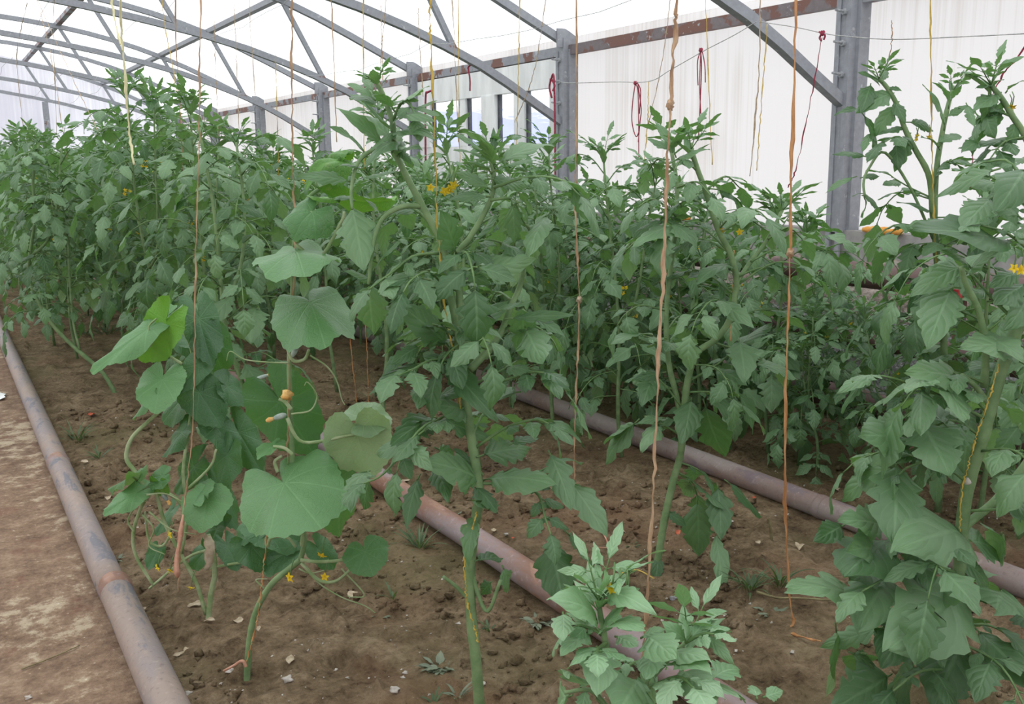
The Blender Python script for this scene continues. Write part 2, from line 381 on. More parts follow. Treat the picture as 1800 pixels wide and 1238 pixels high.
# ------------------------------------------------------------------ leaves
def leaflet(mb, base, d, up, L, W, rng, droop=0.7, fold=0.15, cup=0.25, lobe=0.22, n=10, mi=0, tint=None, twist=0.0, wav=0.06):
    """one serrated, lobed tomato leaflet: 5 vertices across, bent down along its length"""
    d = unit(np.asarray(d, float)); sd = np.cross(d, up)
    if np.linalg.norm(sd) < 1e-3: sd = np.cross(d, A3(1, 0.3, 0))
    sd = unit(sd); nm = np.cross(sd, d)
    n = int(n*1.35); p = np.asarray(base, float).copy(); V = []; U = []; Vv = []
    ph = rng.uniform(0, 6.28); step = L/n; dtw = twist/n
    cols = (-1.0, -0.55, 0.0, 0.55, 1.0)
    nts = []
    for sgn in (0, 1):                                 # a few uneven notches per side, deepest near the base
        q = []; tt = rng.uniform(0.12, 0.22)
        while tt < 0.9:
            q.append((tt, max(0.05, lobe*rng.uniform(0.9, 2.1)*(1.0 if tt < 0.55 else 0.45)), rng.uniform(0.025, 0.05))); tt += rng.uniform(0.14, 0.24)
        nts.append(q)
    for i in range(n+1):
        t = i/n
        f = math.sin(PI/2*min(1.0, t/0.34))**0.85*(1.0 if t < 0.34 else max(0.0, 1-((t-0.34)/0.66)**1.7))
        for c in cols:
            e = abs(c)
            w = W*0.52*f if 0 < i < n else 0.0
            if e == 1.0:
                for (tn, an, wn) in nts[0 if c < 0 else 1]: w *= 1-an*math.exp(-((t-tn)/wn)**2)
            q = p + sd*(c*w*math.cos(fold)) + nm*(e*w*math.sin(fold) - cup*e*e*w + wav*W*math.sin(t*9+ph+c*2.2)*e)
            if e == 1.0: q = q + d*step*0.5
            V.append(q); U.append(c); Vv.append(t)
        k = droop/n
        d2 = unit(d*math.cos(k) - nm*math.sin(k)); nm = unit(np.cross(sd, d2)); d = d2
        if dtw:
            sd, nm = sd*math.cos(dtw)+nm*math.sin(dtw), nm*math.cos(dtw)-sd*math.sin(dtw)
        p = p + d*step
    F = []
    for i in range(n):
        for k in range(4):
            a = i*5+k; F.append((a, a+1, a+6, a+5))
    # (a, a+1, ...) runs with +sd then +d: normal = sd x d = nm, the upper side
    mb.add(V, F, mi, U, Vv, rng.uniform(0.05, 0.95) if tint is None else tint)

def compound(mb, path, size, rng, pairs=2, mid=True, n=10, rr=0.0022, hang=0.5, tint=None, tip=True, lobe=0.27, wscale=1.0, start=0.40):
    """a tomato leaf: petiole and rachis along path, leaflets in pairs, small ones between, a terminal one"""
    P = catmull(path, max(6, 3*len(path))); m = len(P)
    seg = np.linalg.norm(np.diff(P, axis=0), axis=1); s = np.concatenate([[0], np.cumsum(seg)]); Ltot = s[-1]
    mb.tube(P, np.linspace(rr*1.25, rr*0.6, m), 5, 1)
    def at(f):
        x = f*Ltot; i = min(int(np.searchsorted(s, x, 'right'))-1, m-2); i = max(i, 0)
        k = (x-s[i])/max(seg[i], 1e-9); return P[i]+(P[i+1]-P[i])*k, unit(P[i+1]-P[i])
    t0 = rng.uniform(0.1, 0.9) if tint is None else tint
    tt = lambda: float(np.clip(t0+rng.uniform(-0.25, 0.25), 0, 1))
    for j in range(pairs):
        f = start + (0.93-start)*(j/max(1, pairs-0.35))
        for sg in (-1, 1):
            fj = min(0.97, f+rng.uniform(-0.03, 0.03)); q, d = at(fj)
            sd = unit(np.cross(d, UP)) if abs(d[2]) < 0.97 else unit(np.cross(d, A3(1, 0, 0)))
            nu = unit(np.cross(sd, d)+UP*0.3)
            dr = unit(sd*sg*rng.uniform(0.75, 1.0) + d*rng.uniform(0.35, 0.75) + UP*rng.uniform(-0.25, 0.2))
            Ls = size*(0.72+0.22*(j/max(1, pairs-1) if pairs > 1 else 1))*rng.uniform(0.8, 1.12)
            pl = Ls*0.16; q2 = q+dr*pl
            mb.tube([q, q2], rr*0.55, 4, 1, cap=False)
            leaflet(mb, q2, dr, nu, Ls, Ls*rng.uniform(0.56, 0.72)*wscale, rng, hang*rng.uniform(0.5, 1.6), rng.uniform(0.0, 0.3), rng.uniform(0.1, 0.4), lobe, n, 0, tt(), rng.uniform(-0.5, 0.5))
    if mid:
        for j in range(pairs+1):
            f = start-0.12 + (0.95-start)*(j/(pairs+0.4))
            for sg in (-1, 1):
                if rng.rand() < 0.25: continue
                q, d = at(min(max(f+rng.uniform(-0.04, 0.04), 0.1), 0.96)); sd = unit(np.cross(d, UP+A3(0.01, 0, 0)))
                Ls = size*rng.uniform(0.20, 0.36)
                leaflet(mb, q, unit(sd*sg+d*0.4), unit(np.cross(sd, d)+UP*0.2), Ls, Ls*0.66*wscale, rng, hang, 0.1, 0.2, 0.05, max(5, n-4), 0, tt())
    if tip:
        q, d = at(1.0); sd = unit(np.cross(d, UP+A3(0.01, 0.02, 0)))
        leaflet(mb, q, d, np.cross(sd, d), size*rng.uniform(1.0, 1.18), size*rng.uniform(0.62, 0.80)*wscale, rng, hang*rng.uniform(0.6, 1.4), rng.uniform(0, 0.25), rng.uniform(0.1, 0.35), lobe*1.15, n+2, 0, tt(), rng.uniform(-0.3, 0.3))

CUC = [(0, 1.03), (10, 0.97), (24, 0.92), (44, 0.94), (58, 0.87), (74, 0.84), (94, 0.86), (112, 0.79), (130, 0.75), (150, 0.68), (163, 0.54), (172, 0.32), (180, 0.13)]
def cucumber_leaf(mb, base, tipv, nrm, width, rng, cup=0.28, fold=0.2, wav=0.07, mi=0, rings=7, seg=56, curl=0.0, tint=None):
    """heart-shaped five-cornered cucumber leaf; base is the petiole point, tipv goes to the tip"""
    base = np.asarray(base, float); L = np.linalg.norm(tipv); y = unit(tipv); x = unit(np.cross(y, nrm)); z = np.cross(x, y)
    ang = np.array([a for a, _ in CUC]); rad = np.array([r for _, r in CUC])
    sx = width/(1.56*L)
    V = [base]; U = [0.0]; Vv = [0.0]; ph = rng.uniform(0, 6.28, 3)
    for r in range(1, rings+1):
        f = r/rings
        for k in range(seg):
            a = -180 + 360*k/seg
            ro = np.interp(abs(a), ang, rad)*(1+(0.018 if k % 2 else -0.018)*f**3)
            lx, ly = math.sin(math.radians(a))*ro*f, math.cos(math.radians(a))*ro*f
            h = -cup*(lx*lx*1.1+max(0, ly)**2*0.9)*0.55 + fold*abs(lx)*0.6
            h += wav*f*f*math.sin(math.radians(a)*3+ph[0]) + wav*0.6*f**3*math.sin(math.radians(a)*7+ph[1])
            for va in (0, 38, -38, 80, -80, 128, -128):
                h -= 0.012*math.exp(-((a-va)/7.0)**2)*f
            yy = ly
            if curl:
                w = max(0, abs(lx)-0.35); h -= curl*w*w*2.2
                yy = ly - curl*0.25*max(0, ly-0.5)**2; h -= curl*max(0, ly-0.45)**2*1.6
            V.append(base + (x*lx*sx + y*yy + z*h)*L); U.append(lx*sx); Vv.append(ly)
    F = [(0, 1+(k+1) % seg, 1+k) for k in range(seg)]
    for r in range(rings-1):
        o = 1+r*seg
        for k in range(seg):
            F.append((o+k, o+(k+1) % seg, o+seg+(k+1) % seg, o+seg+k))
    F = [tuple(reversed(f)) for f in F]
    nrmz = np.cross(np.array(V[1+seg+1])-V[1+seg], np.array(V[1+2*seg])-V[1+seg])
    if (lambda f: np.cross(np.array(V[f[1]])-V[f[0]], np.array(V[f[2]])-V[f[0]]) @ z)(F[seg+seg//2]) < 0: F = [tuple(reversed(f)) for f in F]
    mb.add(V, F, mi, U, Vv, rng.uniform(0.2, 0.8) if tint is None else tint)

def blossom(mb, c, d, r, rng, petals=5, mi=0):
    """small star flower: narrow reflexed petals"""
    d = unit(d); a0 = unit(np.cross(d, A3(0.3, 0.1, 0.9))); b0 = np.cross(d, a0); ph = rng.uniform(0, 6)
    for k in range(petals):
        a = ph+2*PI*k/petals; rd = a0*math.cos(a)+b0*math.sin(a); sd = np.cross(d, rd)
        pts = [(0.0, 0.10, 0.0), (0.5, 0.30, 0.22), (1.0, 0.02, 0.05)]
        V = []
        for (rr, w, h) in pts:
            q = np.asarray(c)+rd*r*rr+d*r*h
            V += [q-sd*r*w, q+d*r*0.06, q+sd*r*w]
        mb.add(V, [(0, 1, 4, 3), (1, 2, 5, 4), (3, 4, 7, 6), (4, 5, 8, 7)], mi)
    mb.tube([np.asarray(c), np.asarray(c)+d*r*0.6], [r*0.16, r*0.06], 5, mi)

# ------------------------------------------------------------------ generic tomato plants (variants that are copied along the rows)
def stem_pts(h, rng, lean=0.05, n=14):
    ph = rng.uniform(0, 6.28, 2); la = rng.uniform(0, 6.28)
    out = []
    for t in np.linspace(0, 1, n):
        out.append(A3(lean*t*math.cos(la)+0.018*math.sin(t*7+ph[0])*min(1, t*4), lean*t*math.sin(la)+0.018*math.sin(t*6+ph[1])*min(1, t*4), h*t))
    return np.array(out)
def crown(mb, p, d, rng, size=0.07, k=8):
    """the tight tuft of young pointed leaves at a shoot tip"""
    for i in range(k):
        a = i*2.4+rng.uniform(0, 0.5); ho = A3(math.cos(a), math.sin(a), 0)
        dr = unit(ho*rng.uniform(0.35, 0.95)+d*rng.uniform(0.5, 1.2))
        L = size*rng.uniform(0.8, 1.45)
        if i % 2 == 0:
            e = p+dr*L*0.9
            compound(mb, [p, p+dr*L*0.5, e], L*0.75, rng, 2, False, 7, 0.0013, 0.45, rng.uniform(0.5, 1.0), start=0.45, wscale=0.62)
        else:
            leaflet(mb, p-d*rng.uniform(0, size*0.5), dr, unit(np.cross(np.cross(dr, UP), dr)), L*1.1, L*0.36, rng, 0.35, 0.5, 0.05, 0.12, 8, 0, rng.uniform(0.4, 1.0))
def make_variant(seed, h=1.1, nleaf=20, low=0.22, size=0.085, flowers=2, lean=0.06, n=8, leafmat='tomato_leaf', fork=True):
    rng = R(seed)
    root = thing('tomato_plant', '', 'tomato plant')
    S = stem_pts(h, rng, lean); sm = MB()
    rad = np.linspace(0.0085, 0.0035, len(S)); sm.tube(S, rad, 7)
    fm = MB(); shoots = [(S, low, 1.0, nleaf)]
    if fork:
        i0 = int(len(S)*rng.uniform(0.35, 0.5)); a = rng.uniform(0, 6.28)
        B = catmull([S[i0], S[i0]+A3(math.cos(a)*0.07, math.sin(a)*0.07, 0.09), S[i0]+A3(math.cos(a)*0.12, math.sin(a)*0.12, h*0.34), S[i0]+A3(math.cos(a)*0.15, math.sin(a)*0.15, h*rng.uniform(0.42, 0.52))], 10)
        sm.tube(B, np.linspace(0.006, 0.003, len(B)), 6); shoots.append((B, 0.25, 1.0, int(nleaf*0.5)))
    trusses = []; nf = 0
    for (P, lo, hi, k) in shoots:
        L = len(P); az = rng.uniform(0, 6.28)
        for i in range(k):
            f = lo+(0.97-lo)*(i+0.3*rng.rand())/k; x = f*(L-1); j = min(int(x), L-2); q = P[j]+(P[j+1]-P[j])*(x-j)
            az += 2.4+rng.uniform(-0.4, 0.4)
            e = (-0.15+0.95*f)+rng.uniform(-0.25, 0.25)
            ln = (0.235 if 0.3 < f < 0.85 else 0.17)*rng.uniform(0.75, 1.2)*size/0.085
            ho = A3(math.cos(az), math.sin(az), 0)
            p1 = q+(ho*math.cos(e)+UP*math.sin(e))*ln*0.45
            p2 = p1+(ho*math.cos(e-0.55)+UP*math.sin(e-0.55))*ln*0.35
            p3 = p2+(ho*math.cos(e-1.15)+UP*math.sin(e-1.15))*ln*0.25
            compound(fm, [q, p1, p2, p3], size*rng.uniform(0.8, 1.15)*(1.0 if f < 0.85 else 0.75), rng, 2, rng.rand() < 0.7, n, 0.0019, rng.uniform(0.5, 1.1), None, True)
        crown(fm, P[-1], unit(P[-1]-P[-3]), rng, 0.068, 9)
        for _ in range(flowers if P is S else 0):
            f = rng.uniform(0.5, 0.95); q = P[int(f*(L-1))]; a = rng.uniform(0, 6.28)
            fl = MB(); e = q+A3(math.cos(a)*0.07, math.sin(a)*0.07, 0.02); fl.tube(catmull([q, (q+e)/2+UP*0.015, e], 5), 0.0014, 4, 1)
            for _k in range(3):
                nf += 1
                c = e+A3(*rng.uniform(-0.02, 0.02, 3)); fl.tube([e, c], 0.001, 4, 1); blossom(fl, c, A3(math.cos(a), math.sin(a), -0.5), 0.0095, rng)
            trusses.append(fl)
    sm.build('stem', 'stem', root)
    fm.build('foliage', [leafmat, 'petiole'], root)
    for fl in trusses: fl.build('flower_truss', ['flower', 'petiole'], root)
    return root

# ------------------------------------------------------------------ soil height
def gz(x, y):
    if x > 3.30: return 0.0
    z = 0.022*mnoise.noise(Vector((x*2.1, y*2.1, 0.3))) + 0.010*mnoise.noise(Vector((x*7, y*7, 1.7)))
    if x < 0.235: z *= 0.35; z -= 0.004
    for px_ in (0.27, 1.12, 2.07):                    # the soil lies level against the pipes
        k = max(0.0, 1-abs(x-px_)/0.12); z = z*(1-k) - 0.004*k
    return z
def gz_fine(x, y):
    z = gz(x, y)
    if x > 0.24:
        k = min(1.0, (x-0.24)/0.1)
        for px_ in (1.12, 2.07): k = min(k, max(0.15, (abs(x-px_)-0.02)/0.1))
        z += k*(0.013*mnoise.noise(Vector((x*19, y*19, 4.2))) + 0.009*mnoise.noise(Vector((x*43, y*43, 9.1))))
        c = mnoise.noise(Vector((x*26, y*26, 2.2)))
        if c > 0.28: z += k*(c-0.28)*0.07
    return z
def ground_at(px, py):
    p = at_z(px, py, 0.0)
    for _ in range(3): p = at_z(px, py, gz(p[0], p[1]))
    return p
# ------------------------------------------------------------------ the setting
XW, ZE, ZA, ZC = 3.783, 1.773, 1.257, 0.655
YT = lambda k: 3.263+2.4*(k-1)                        # trusses: bay lines, the gable stands on the seventh
Y_FAR, Y_NEAR = YT(7)+0.06, YT(-1)-0.06
def ground_mesh():
    xs = list(np.arange(-3.8, -0.5, 0.12))+list(np.arange(-0.5, 2.6, 0.021))+list(np.arange(2.6, 3.45, 0.05))
    ys = [-1.5, -1.0, -0.6, -0.2, 0.1]+list(np.arange(0.3, 3.6, 0.021))
    st = 0.021
    while ys[-1] < Y_FAR: st *= 1.045; ys.append(ys[-1]+st)
    ys[0] = Y_NEAR
    return xs, ys
gx, gy = ground_mesh()
def grid_obj(name, xs, ys, zf, mat):
    mb = MB(); nx, ny = len(xs), len(ys)
    V = [(x, y, zf(x, y)) for y in ys for x in xs]
    F = [(j*nx+i, j*nx+i+1, (j+1)*nx+i+1, (j+1)*nx+i) for j in range(ny-1) for i in range(nx-1)]
    mb.add(V, F); return mb.build(name, mat)
xs_soil = [x for x in gx if x > 0.26]; xs_path = [x for x in gx if x <= 0.30]
tag(grid_obj('soil_bed', xs_soil, gy, gz_fine, 'soil'), 'brown bare garden soil of the planting beds between the pipes', 'soil', kind='structure')
tag(grid_obj('floor', xs_path, gy, gz_fine, 'path'), 'trodden earth walkway with pale patches left of the edging pipe', 'floor', kind='structure')

# earth bank and concrete kerb under the side wall
def bank():
    mb = MB(); ys = list(np.arange(Y_NEAR, Y_FAR+0.1, 0.05)); prof = [(3.31, -0.02), (3.33, 0.18), (3.35, 0.33), (3.40, 0.42), (3.48, 0.455), (3.58, 0.485), (3.68, 0.51), (3.76, 0.53)]
    V = []
    for y in ys:
        for (x, z) in prof:
            k = min(1, max(0, (z-0.2)/0.2))
            V.append((x, y, z+k*(0.03*mnoise.noise(Vector((x*9, y*6, 1)))+0.018*mnoise.noise(Vector((x*25, y*22, 5))))))
    n = len(prof); F = [(j*n+i, (j+1)*n+i, (j+1)*n+i+1, j*n+i+1) for j in range(len(ys)-1) for i in range(n-1)]
    F = [tuple(reversed(f)) for f in F]
    mb.add(V, F); return mb.build('earth_bank', 'bank')
tag(bank(), 'lumpy grey brown earth bank below the side wall kerb', 'earth bank', kind='structure')
mb = MB(); mb.beam([A3(XW+0.02, Y_NEAR, 0.57), A3(XW+0.02, Y_FAR, 0.57)], 0.10, 0.17)
tag(mb.build('trim_1', 'concrete', smooth=False), 'low grey concrete kerb along the foot of the side wall', 'kerb', kind='structure')

# translucent wall sheets
WY0, WY1 = YT(2)+0.09, YT(3)-0.02                     # the bay that holds the window
def sheet(name, pts_rows, mat, label, cat, thick=0.006):
    mb = MB(); n = len(pts_rows[0]); V = [p for r in pts_rows for p in r]
    F = [(j*n+i, j*n+i+1, (j+1)*n+i+1, (j+1)*n+i) for j in range(len(pts_rows)-1) for i in range(n-1)]
    mb.add(V, F); o = mb.build(name, mat, smooth=False)
    tag(o, label, cat, kind='structure'); return o
ZTOP = 1.83
def wall_rows(x):
    return [[A3(x, y, ZC-0.01), A3(x, y, ZTOP)] for y in (Y_NEAR, Y_FAR)]
mb = MB()
def quad(y0, y1, z0, z1, x=XW+0.055): mb.add([(x, y0, z0), (x, y1, z0), (x, y1, z1), (x, y0, z1)], [(0, 1, 2, 3)])
quad(Y_NEAR, WY0, ZC-0.01, ZTOP); quad(WY1, Y_FAR, ZC-0.01, ZTOP); quad(WY0, WY1, ZC-0.01, 0.99); quad(WY0, WY1, 1.62, ZTOP)
tag(mb.build('wall_right', 'wall', smooth=False), 'milky polycarbonate side wall with cream streaks', 'wall', kind='structure')
o = sheet('wall_left', [[A3(-3.81, y, 0.0), A3(-3.81, y, ZTOP)] for y in (Y_NEAR, Y_FAR)], 'wall', 'milky sheet wall beyond the walkway', 'wall')
# roof profile (upper chord line), right half then mirrored
ARC = [(3.783, 1.773), (2.61, 2.302), (1.4685, 2.60), (0.0, 2.73)]
def arc_pts(n=12):
    P = catmull([A3(x, 0, z) for x, z in ARC]+[A3(-1.4685, 0, 2.6)], n+4)
    return [p for p in P if p[0] > 0.02]+[A3(0, 0, 2.73)]
half = arc_pts(13)
full = half+[A3(-p[0], 0, p[2]) for p in half[:-1]][::-1]
roof_prof = [A3(3.95, 0, 1.755)]+[p+A3(0, 0, 0.075) for p in full]+[A3(-3.95, 0, 1.755)]
rows = [[A3(p[0], y, p[2]) for p in roof_prof] for y in np.linspace(Y_NEAR-0.1, Y_FAR+0.1, 9)]
sheet('ceiling', rows, 'roof', 'white translucent curved roof sheeting', 'roof')
def gable(name, y, label):
    mb = MB(); V = []; F = []
    for i, p in enumerate(roof_prof):
        V += [(p[0], y, 0.0), (p[0], y, p[2])]
        if i: F.append((2*i-2, 2*i, 2*i+1, 2*i-1))
    mb.add(V, F); tag(mb.build(name, 'gable', smooth=False), label, 'wall', kind='structure')
gable('wall_back', Y_FAR, 'pale streaky gable wall at the far end'); gable('wall_front', Y_NEAR, 'pale gable wall at the near end')
# gable mullions
for i, gxm in enumerate((at_y(82, 210, Y_FAR-0.04)[0], at_y(82, 210, Y_FAR-0.04)[0]-2.3)):
    mb = MB(); zt = 2.02 if i == 0 else 2.1
    mb.beam([A3(gxm, Y_FAR-0.05, 0), A3(gxm, Y_FAR-0.05, zt)], 0.085, 0.06, A3(0, 1, 0))
    tag(mb.build('gable_post', 'steel', smooth=False), 'dark upright steel post on the far gable wall' if i == 0 else 'second upright steel post on the far gable, nearer the walkway', 'post', kind='structure')

# trusses: arched upper chord, lower chord, webs
low = [A3(3.74, 0, ZA), A3(2.937, 0, 1.686), A3(1.7775, 0, 2.038), A3(0, 0, 2.27)]
lowp = catmull(low+[A3(-1.7775, 0, 2.038)], 16); lowp = [p for p in lowp if p[0] > 0.02]+[A3(0, 0, 2.27)]
lowf = lowp+[A3(-p[0], 0, p[2]) for p in lowp[:-1]][::-1]
NAMES_T = {1: 'nearest', 2: 'second', 3: 'third', 4: 'fourth', 5: 'fifth', 6: 'sixth', 7: 'farthest'}
truss0 = None
for k in range(0, 8):
    y = YT(k)
    if truss0 is None:
        t0 = thing('roof_truss', '', 'roof truss', (0, y, 0), kind='structure')
        b = MB(); b.beam(full, 0.05, 0.05, A3(0, 1, 0)); b.build('upper_chord', 'steel', t0, False)
        b = MB(); b.beam(lowf, 0.048, 0.048, A3(0, 1, 0)); b.build('lower_chord', 'steel', t0, False)
        for sx in (1, -1):
            for (a, c) in (((2.61, 2.302), (2.937, 1.686)), ((1.4685, 2.60), (1.7775, 2.038)), ((0.25, 2.72), (0.55, 2.22))):
                b = MB(); b.beam([A3(a[0]*sx, 0, a[1]), A3(c[0]*sx, 0, c[1])], 0.035, 0.035, A3(0, 1, 0)); b.build('web_bar', 'steel', t0, False)
        truss0 = t = t0
    else:
        t = copy_tree(truss0); t.location = (0, y, 0)
    t['label'] = 'arched grey steel roof truss, %s bay line from the camera' % (NAMES_T.get(k, 'overhead'))
    t['group'] = 'roof trusses'
# purlins along the roof
for (x, z, w, lb, mt) in ((2.61, 2.335, 0.06, 'lower grey roof purlin running along the right roof slope', 'steel'), (1.4685, 2.635, 0.06, 'upper rust streaked roof purlin running along the roof', 'steel_rusty'),
                      (0.0, 2.765, 0.06, 'grey ridge purlin under the roof crown', 'steel'), (-1.4685, 2.635, 0.06, 'upper roof purlin above the walkway', 'steel'), (-2.61, 2.335, 0.06, 'lower roof purlin on the walkway side', 'steel')):
    mb = MB(); mb.beam([A3(x, Y_NEAR+0.02, z), A3(x, Y_FAR-0.02, z)], w, 0.045)
    tag(mb.build('roof_purlin', mt, smooth=False), lb, 'purlin', kind='structure')
# posts along the right wall, with threaded bolts
def wall_post(k):
    y = YT(k); x = XW
    t = thing('wall_post', 'grey steel wall post carrying the %s truss%s' % (NAMES_T.get(k, 'overhead'), ', right of the window' if k == 2 else ', left of the window' if k == 3 else ''), 'post', (x, y, 0.5), 'steel posts along the side wall', 'structure')
    b = MB(); b.box((0, 0, (ZE+0.02+ZC-1.0)/2-0.0), (0.10, 0.085, ZE+0.02-ZC+0.02)); b.box((-0.052, -0.030, 0.62), (0.012, 0.026, 1.2)); b.box((-0.052, 0.030, 0.62), (0.012, 0.026, 1.2)); b.box((0.02, -0.052, 0.62), (0.07, 0.02, 1.22)); b.build('column', 'steel', t, False)
    b = MB(); b.box((-0.02, -0.03, ZE-0.5+0.03), (0.15, 0.012, 0.12)); b.build('gusset_plate', 'steel', t, False)
    for z in (1.66, 1.52, 1.38):
        b = MB(); b.tube([A3(-0.05, -0.01, z-0.5), A3(-0.125, -0.01, z-0.495)], 0.006, 7); b.tube([A3(-0.057, -0.01, z-0.5), A3(-0.074, -0.01, z-0.5)], 0.015, 6); b.build('bolt', 'bolt', t, False)
    return t
for k in range(0, 8): wall_post(k)
# eave beam, one length per bay
for k in range(-1, 7):
    y0, y1 = YT(k)+0.045, YT(k+1)-0.045
    z0 = ZE-0.045
    mb = MB(); mb.beam([A3(XW+0.015, y0, z0), A3(XW+0.015, y1, z0)], 0.05, 0.062)
    tag(mb.build('eave_beam', 'steel_brown' if k == 1 else 'steel_rusty', smooth=False),
        ('brown rusted eave beam right of the window' if k == 1 else 'grey eave beam above the white window' if k == 2 else 'grey eave beam in the nearest bay' if k == 0 else 'grey eave beam of the side wall, bay after the %s post' % NAMES_T.get(k, 'overhead')), 'eave beam', kind='structure')

# ------------------------------------------------------------------ window in the side wall
def wy(px, py): return at_x(px, py, XW)[1]
def wz(px, py): return at_x(px, py, XW)[2]
win = thing('window_1', 'white framed window with four narrow panes in the side wall', 'window', (XW, (WY0+WY1)/2, ZC), kind='structure')
def wbox(y0, y1, z0, z1, mat, name, x=XW+0.02, d=0.06):
    b = MB(); b.box((x-XW, (y0+y1)/2-(WY0+WY1)/2, (z0+z1)/2-ZC), (d, abs(y1-y0), z1-z0)); return b.build(name, mat, win, False)
wzt = wz(985, 152); wzb = wz(790, 258)
edges = [wy(757, 200), wy(806, 200), wy(819, 200), wy(849, 200), wy(872, 200), wy(904, 200), wy(922, 200), wy(968, 200)]
wbox(WY0, WY1, wzt, ZE-0.085, 'window_paint', 'frame_head'); wbox(WY0, WY1, ZC, wzb, 'window_paint', 'sill_panel', d=0.045)
wbox(edges[0], WY1, wzb, wzt, 'window_paint', 'frame_stile'); wbox(WY0, edges[7], wzb, wzt, 'window_paint', 'frame_stile')
for i in (1, 3, 5): wbox(edges[i+1], edges[i], wzb, wzt, 'window_paint', 'mullion', d=0.07 if i == 3 else 0.05)
for i in (0, 2, 4, 6):
    wbox(edges[i+1], edges[i], wzb, wzt, 'glass', 'pane', d=0.006)
    wbox(edges[i]-0.022, edges[i], wzb, wzt, 'gasket', 'gasket', x=XW+0.03, d=0.03)
mb = MB(); mb.beam([A3(XW-0.03, WY1-0.02, 0.95), A3(XW-0.03, WY1-0.02, 1.6)], 0.03, 0.03, A3(0, 1, 0)); 
# outside: yard and snowy mountain
mb = MB(); mb.add([(-60, -40, -0.6), (400, -40, -0.6), (400, 900, -0.6), (-60, 900, -0.6)], [(0, 1, 2, 3)])
tag(mb.build('yard', 'yard', smooth=False), 'gravel yard seen outside the window', 'ground', kind='structure')
mb = MB(); V = []; na, nr = 90, 26
for j in range(nr+1):
    for i in range(na+1):
        az = math.radians(-30+150*i/na); r = 330+j*22
        h = -2 + (j/nr)**0.8*64*(0.85+0.35*mnoise.noise(Vector((az*6, 1, 3)))) + 7*mnoise.noise(Vector((math.sin(az)*r/40, math.cos(az)*r/40, 2)))
        V.append((math.sin(az)*r, math.cos(az)*r, h))
F = [(j*(na+1)+i, (j+1)*(na+1)+i, (j+1)*(na+1)+i+1, j*(na+1)+i+1) for j in range(nr) for i in range(na)]
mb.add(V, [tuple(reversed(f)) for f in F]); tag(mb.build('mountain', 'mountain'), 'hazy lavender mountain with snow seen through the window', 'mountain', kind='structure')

# ------------------------------------------------------------------ pipes
def pipe(name, pts, r, mat, label, cat='pipe', joints=(), jm=None, sides=20):
    base = np.asarray(pts[0], float); t = thing(name, label, cat, base)
    b = MB(); P = catmull(pts, max(20, int(len(pts)*6))); b.tube(P-base, r, sides); b.build('pipe_tube', mat, t)
    for (q, ln, rr) in joints:
        q = np.asarray(q, float)-base; d = A3(0, 1, 0)
        b = MB(); b.tube([q-d*ln, q-d*ln*0.8, q-d*ln*0.3, q+d*ln*0.3, q+d*ln*0.8, q+d*ln], [rr*0.93, rr, rr*1.02, rr*1.02, rr, rr*0.93], sides); b.build('weld_collar', jm or mat, t)
    return t
G = lambda px, py: at_z(px, py, 0.035)
j1 = at_z(185, 1035, 0.03)[1]; j2 = at_z(95, 815, 0.03)[1]
pipe('edging_pipe', [A3(0.273, -0.6, 0.03), A3(0.270, 1.0, 0.03), A3(0.266, j1-0.02, 0.028)], 0.036, 'pipe_edge', 'weathered pinkish grey pipe edging the walkway, nearest length', joints=[(A3(0.267, j1-0.015, 0.028), 0.032, 0.0372)], jm='pipe_rust')
pipe('edging_pipe', [A3(0.262, j1-0.01, 0.026), A3(0.262, j2, 0.026), A3(0.262, 6, 0.026), A3(0.262, 12, 0.026), A3(0.262, Y_FAR-0.1, 0.026)], 0.034, 'pipe_edge', 'weathered pinkish grey pipe edging the walkway, running to the far gable', joints=[(A3(0.262, j2, 0.026), 0.035, 0.0352)], jm='pipe_rust')
pipe('bed_pipe', [A3(1.14, -0.6, 0.03), A3(1.13, 1.0, 0.034), A3(1.115, 2.0, 0.036), A3(1.10, 3.2, 0.03), A3(1.10, 8, 0.022), A3(1.10, Y_FAR-0.2, 0.022)], 0.033, 'pipe_rust', 'rusty grey pipe on the soil, second from the walkway', joints=[(A3(1.127, 1.25, 0.0335), 0.012, 0.0345)])
pipe('bed_pipe', [A3(2.08, -0.6, 0.02), A3(2.075, 2.0, 0.026), A3(2.065, 4.0, 0.028), A3(2.06, 8, 0.025), A3(2.06, Y_FAR-0.2, 0.022)], 0.033, 'pipe_grey', 'dull grey brown pipe on the soil, third from the walkway', joints=[(A3(2.075, at_z(1432, 893, 0.03)[1], 0.026), 0.014, 0.0345)])
XH = 3.19
zu = at_x(1575, 490, XH)[2]
zl = at_x(720, 508, 3.0)[2]
pipe('heating_pipe', [A3(XH, -0.6, zu), A3(XH, 4, zu), A3(XH, 9, zu), A3(XH, Y_FAR-0.2, zu)], 0.052, 'pipe_brown', 'thick brown heating pipe beside the earth bank, upper run', 'heating pipe')
zm = at_x(1250, 545, 3.12)[2]
pipe('heating_pipe', [A3(3.12, -0.6, zm), A3(3.12, 4, zm), A3(3.12, 9, zm), A3(3.12, Y_FAR-0.2, zm)], 0.042, 'pipe_brown', 'brown heating pipe in the wall stack, middle run', 'heating pipe')
pipe('heating_pipe', [A3(3.0, -0.6, zl), A3(3.0, 4, zl), A3(3.0, 9, zl), A3(3.0, Y_FAR-0.2, zl)], 0.052, 'pipe_brown', 'thick brown heating pipe near the soil, lowest run', 'heating pipe')
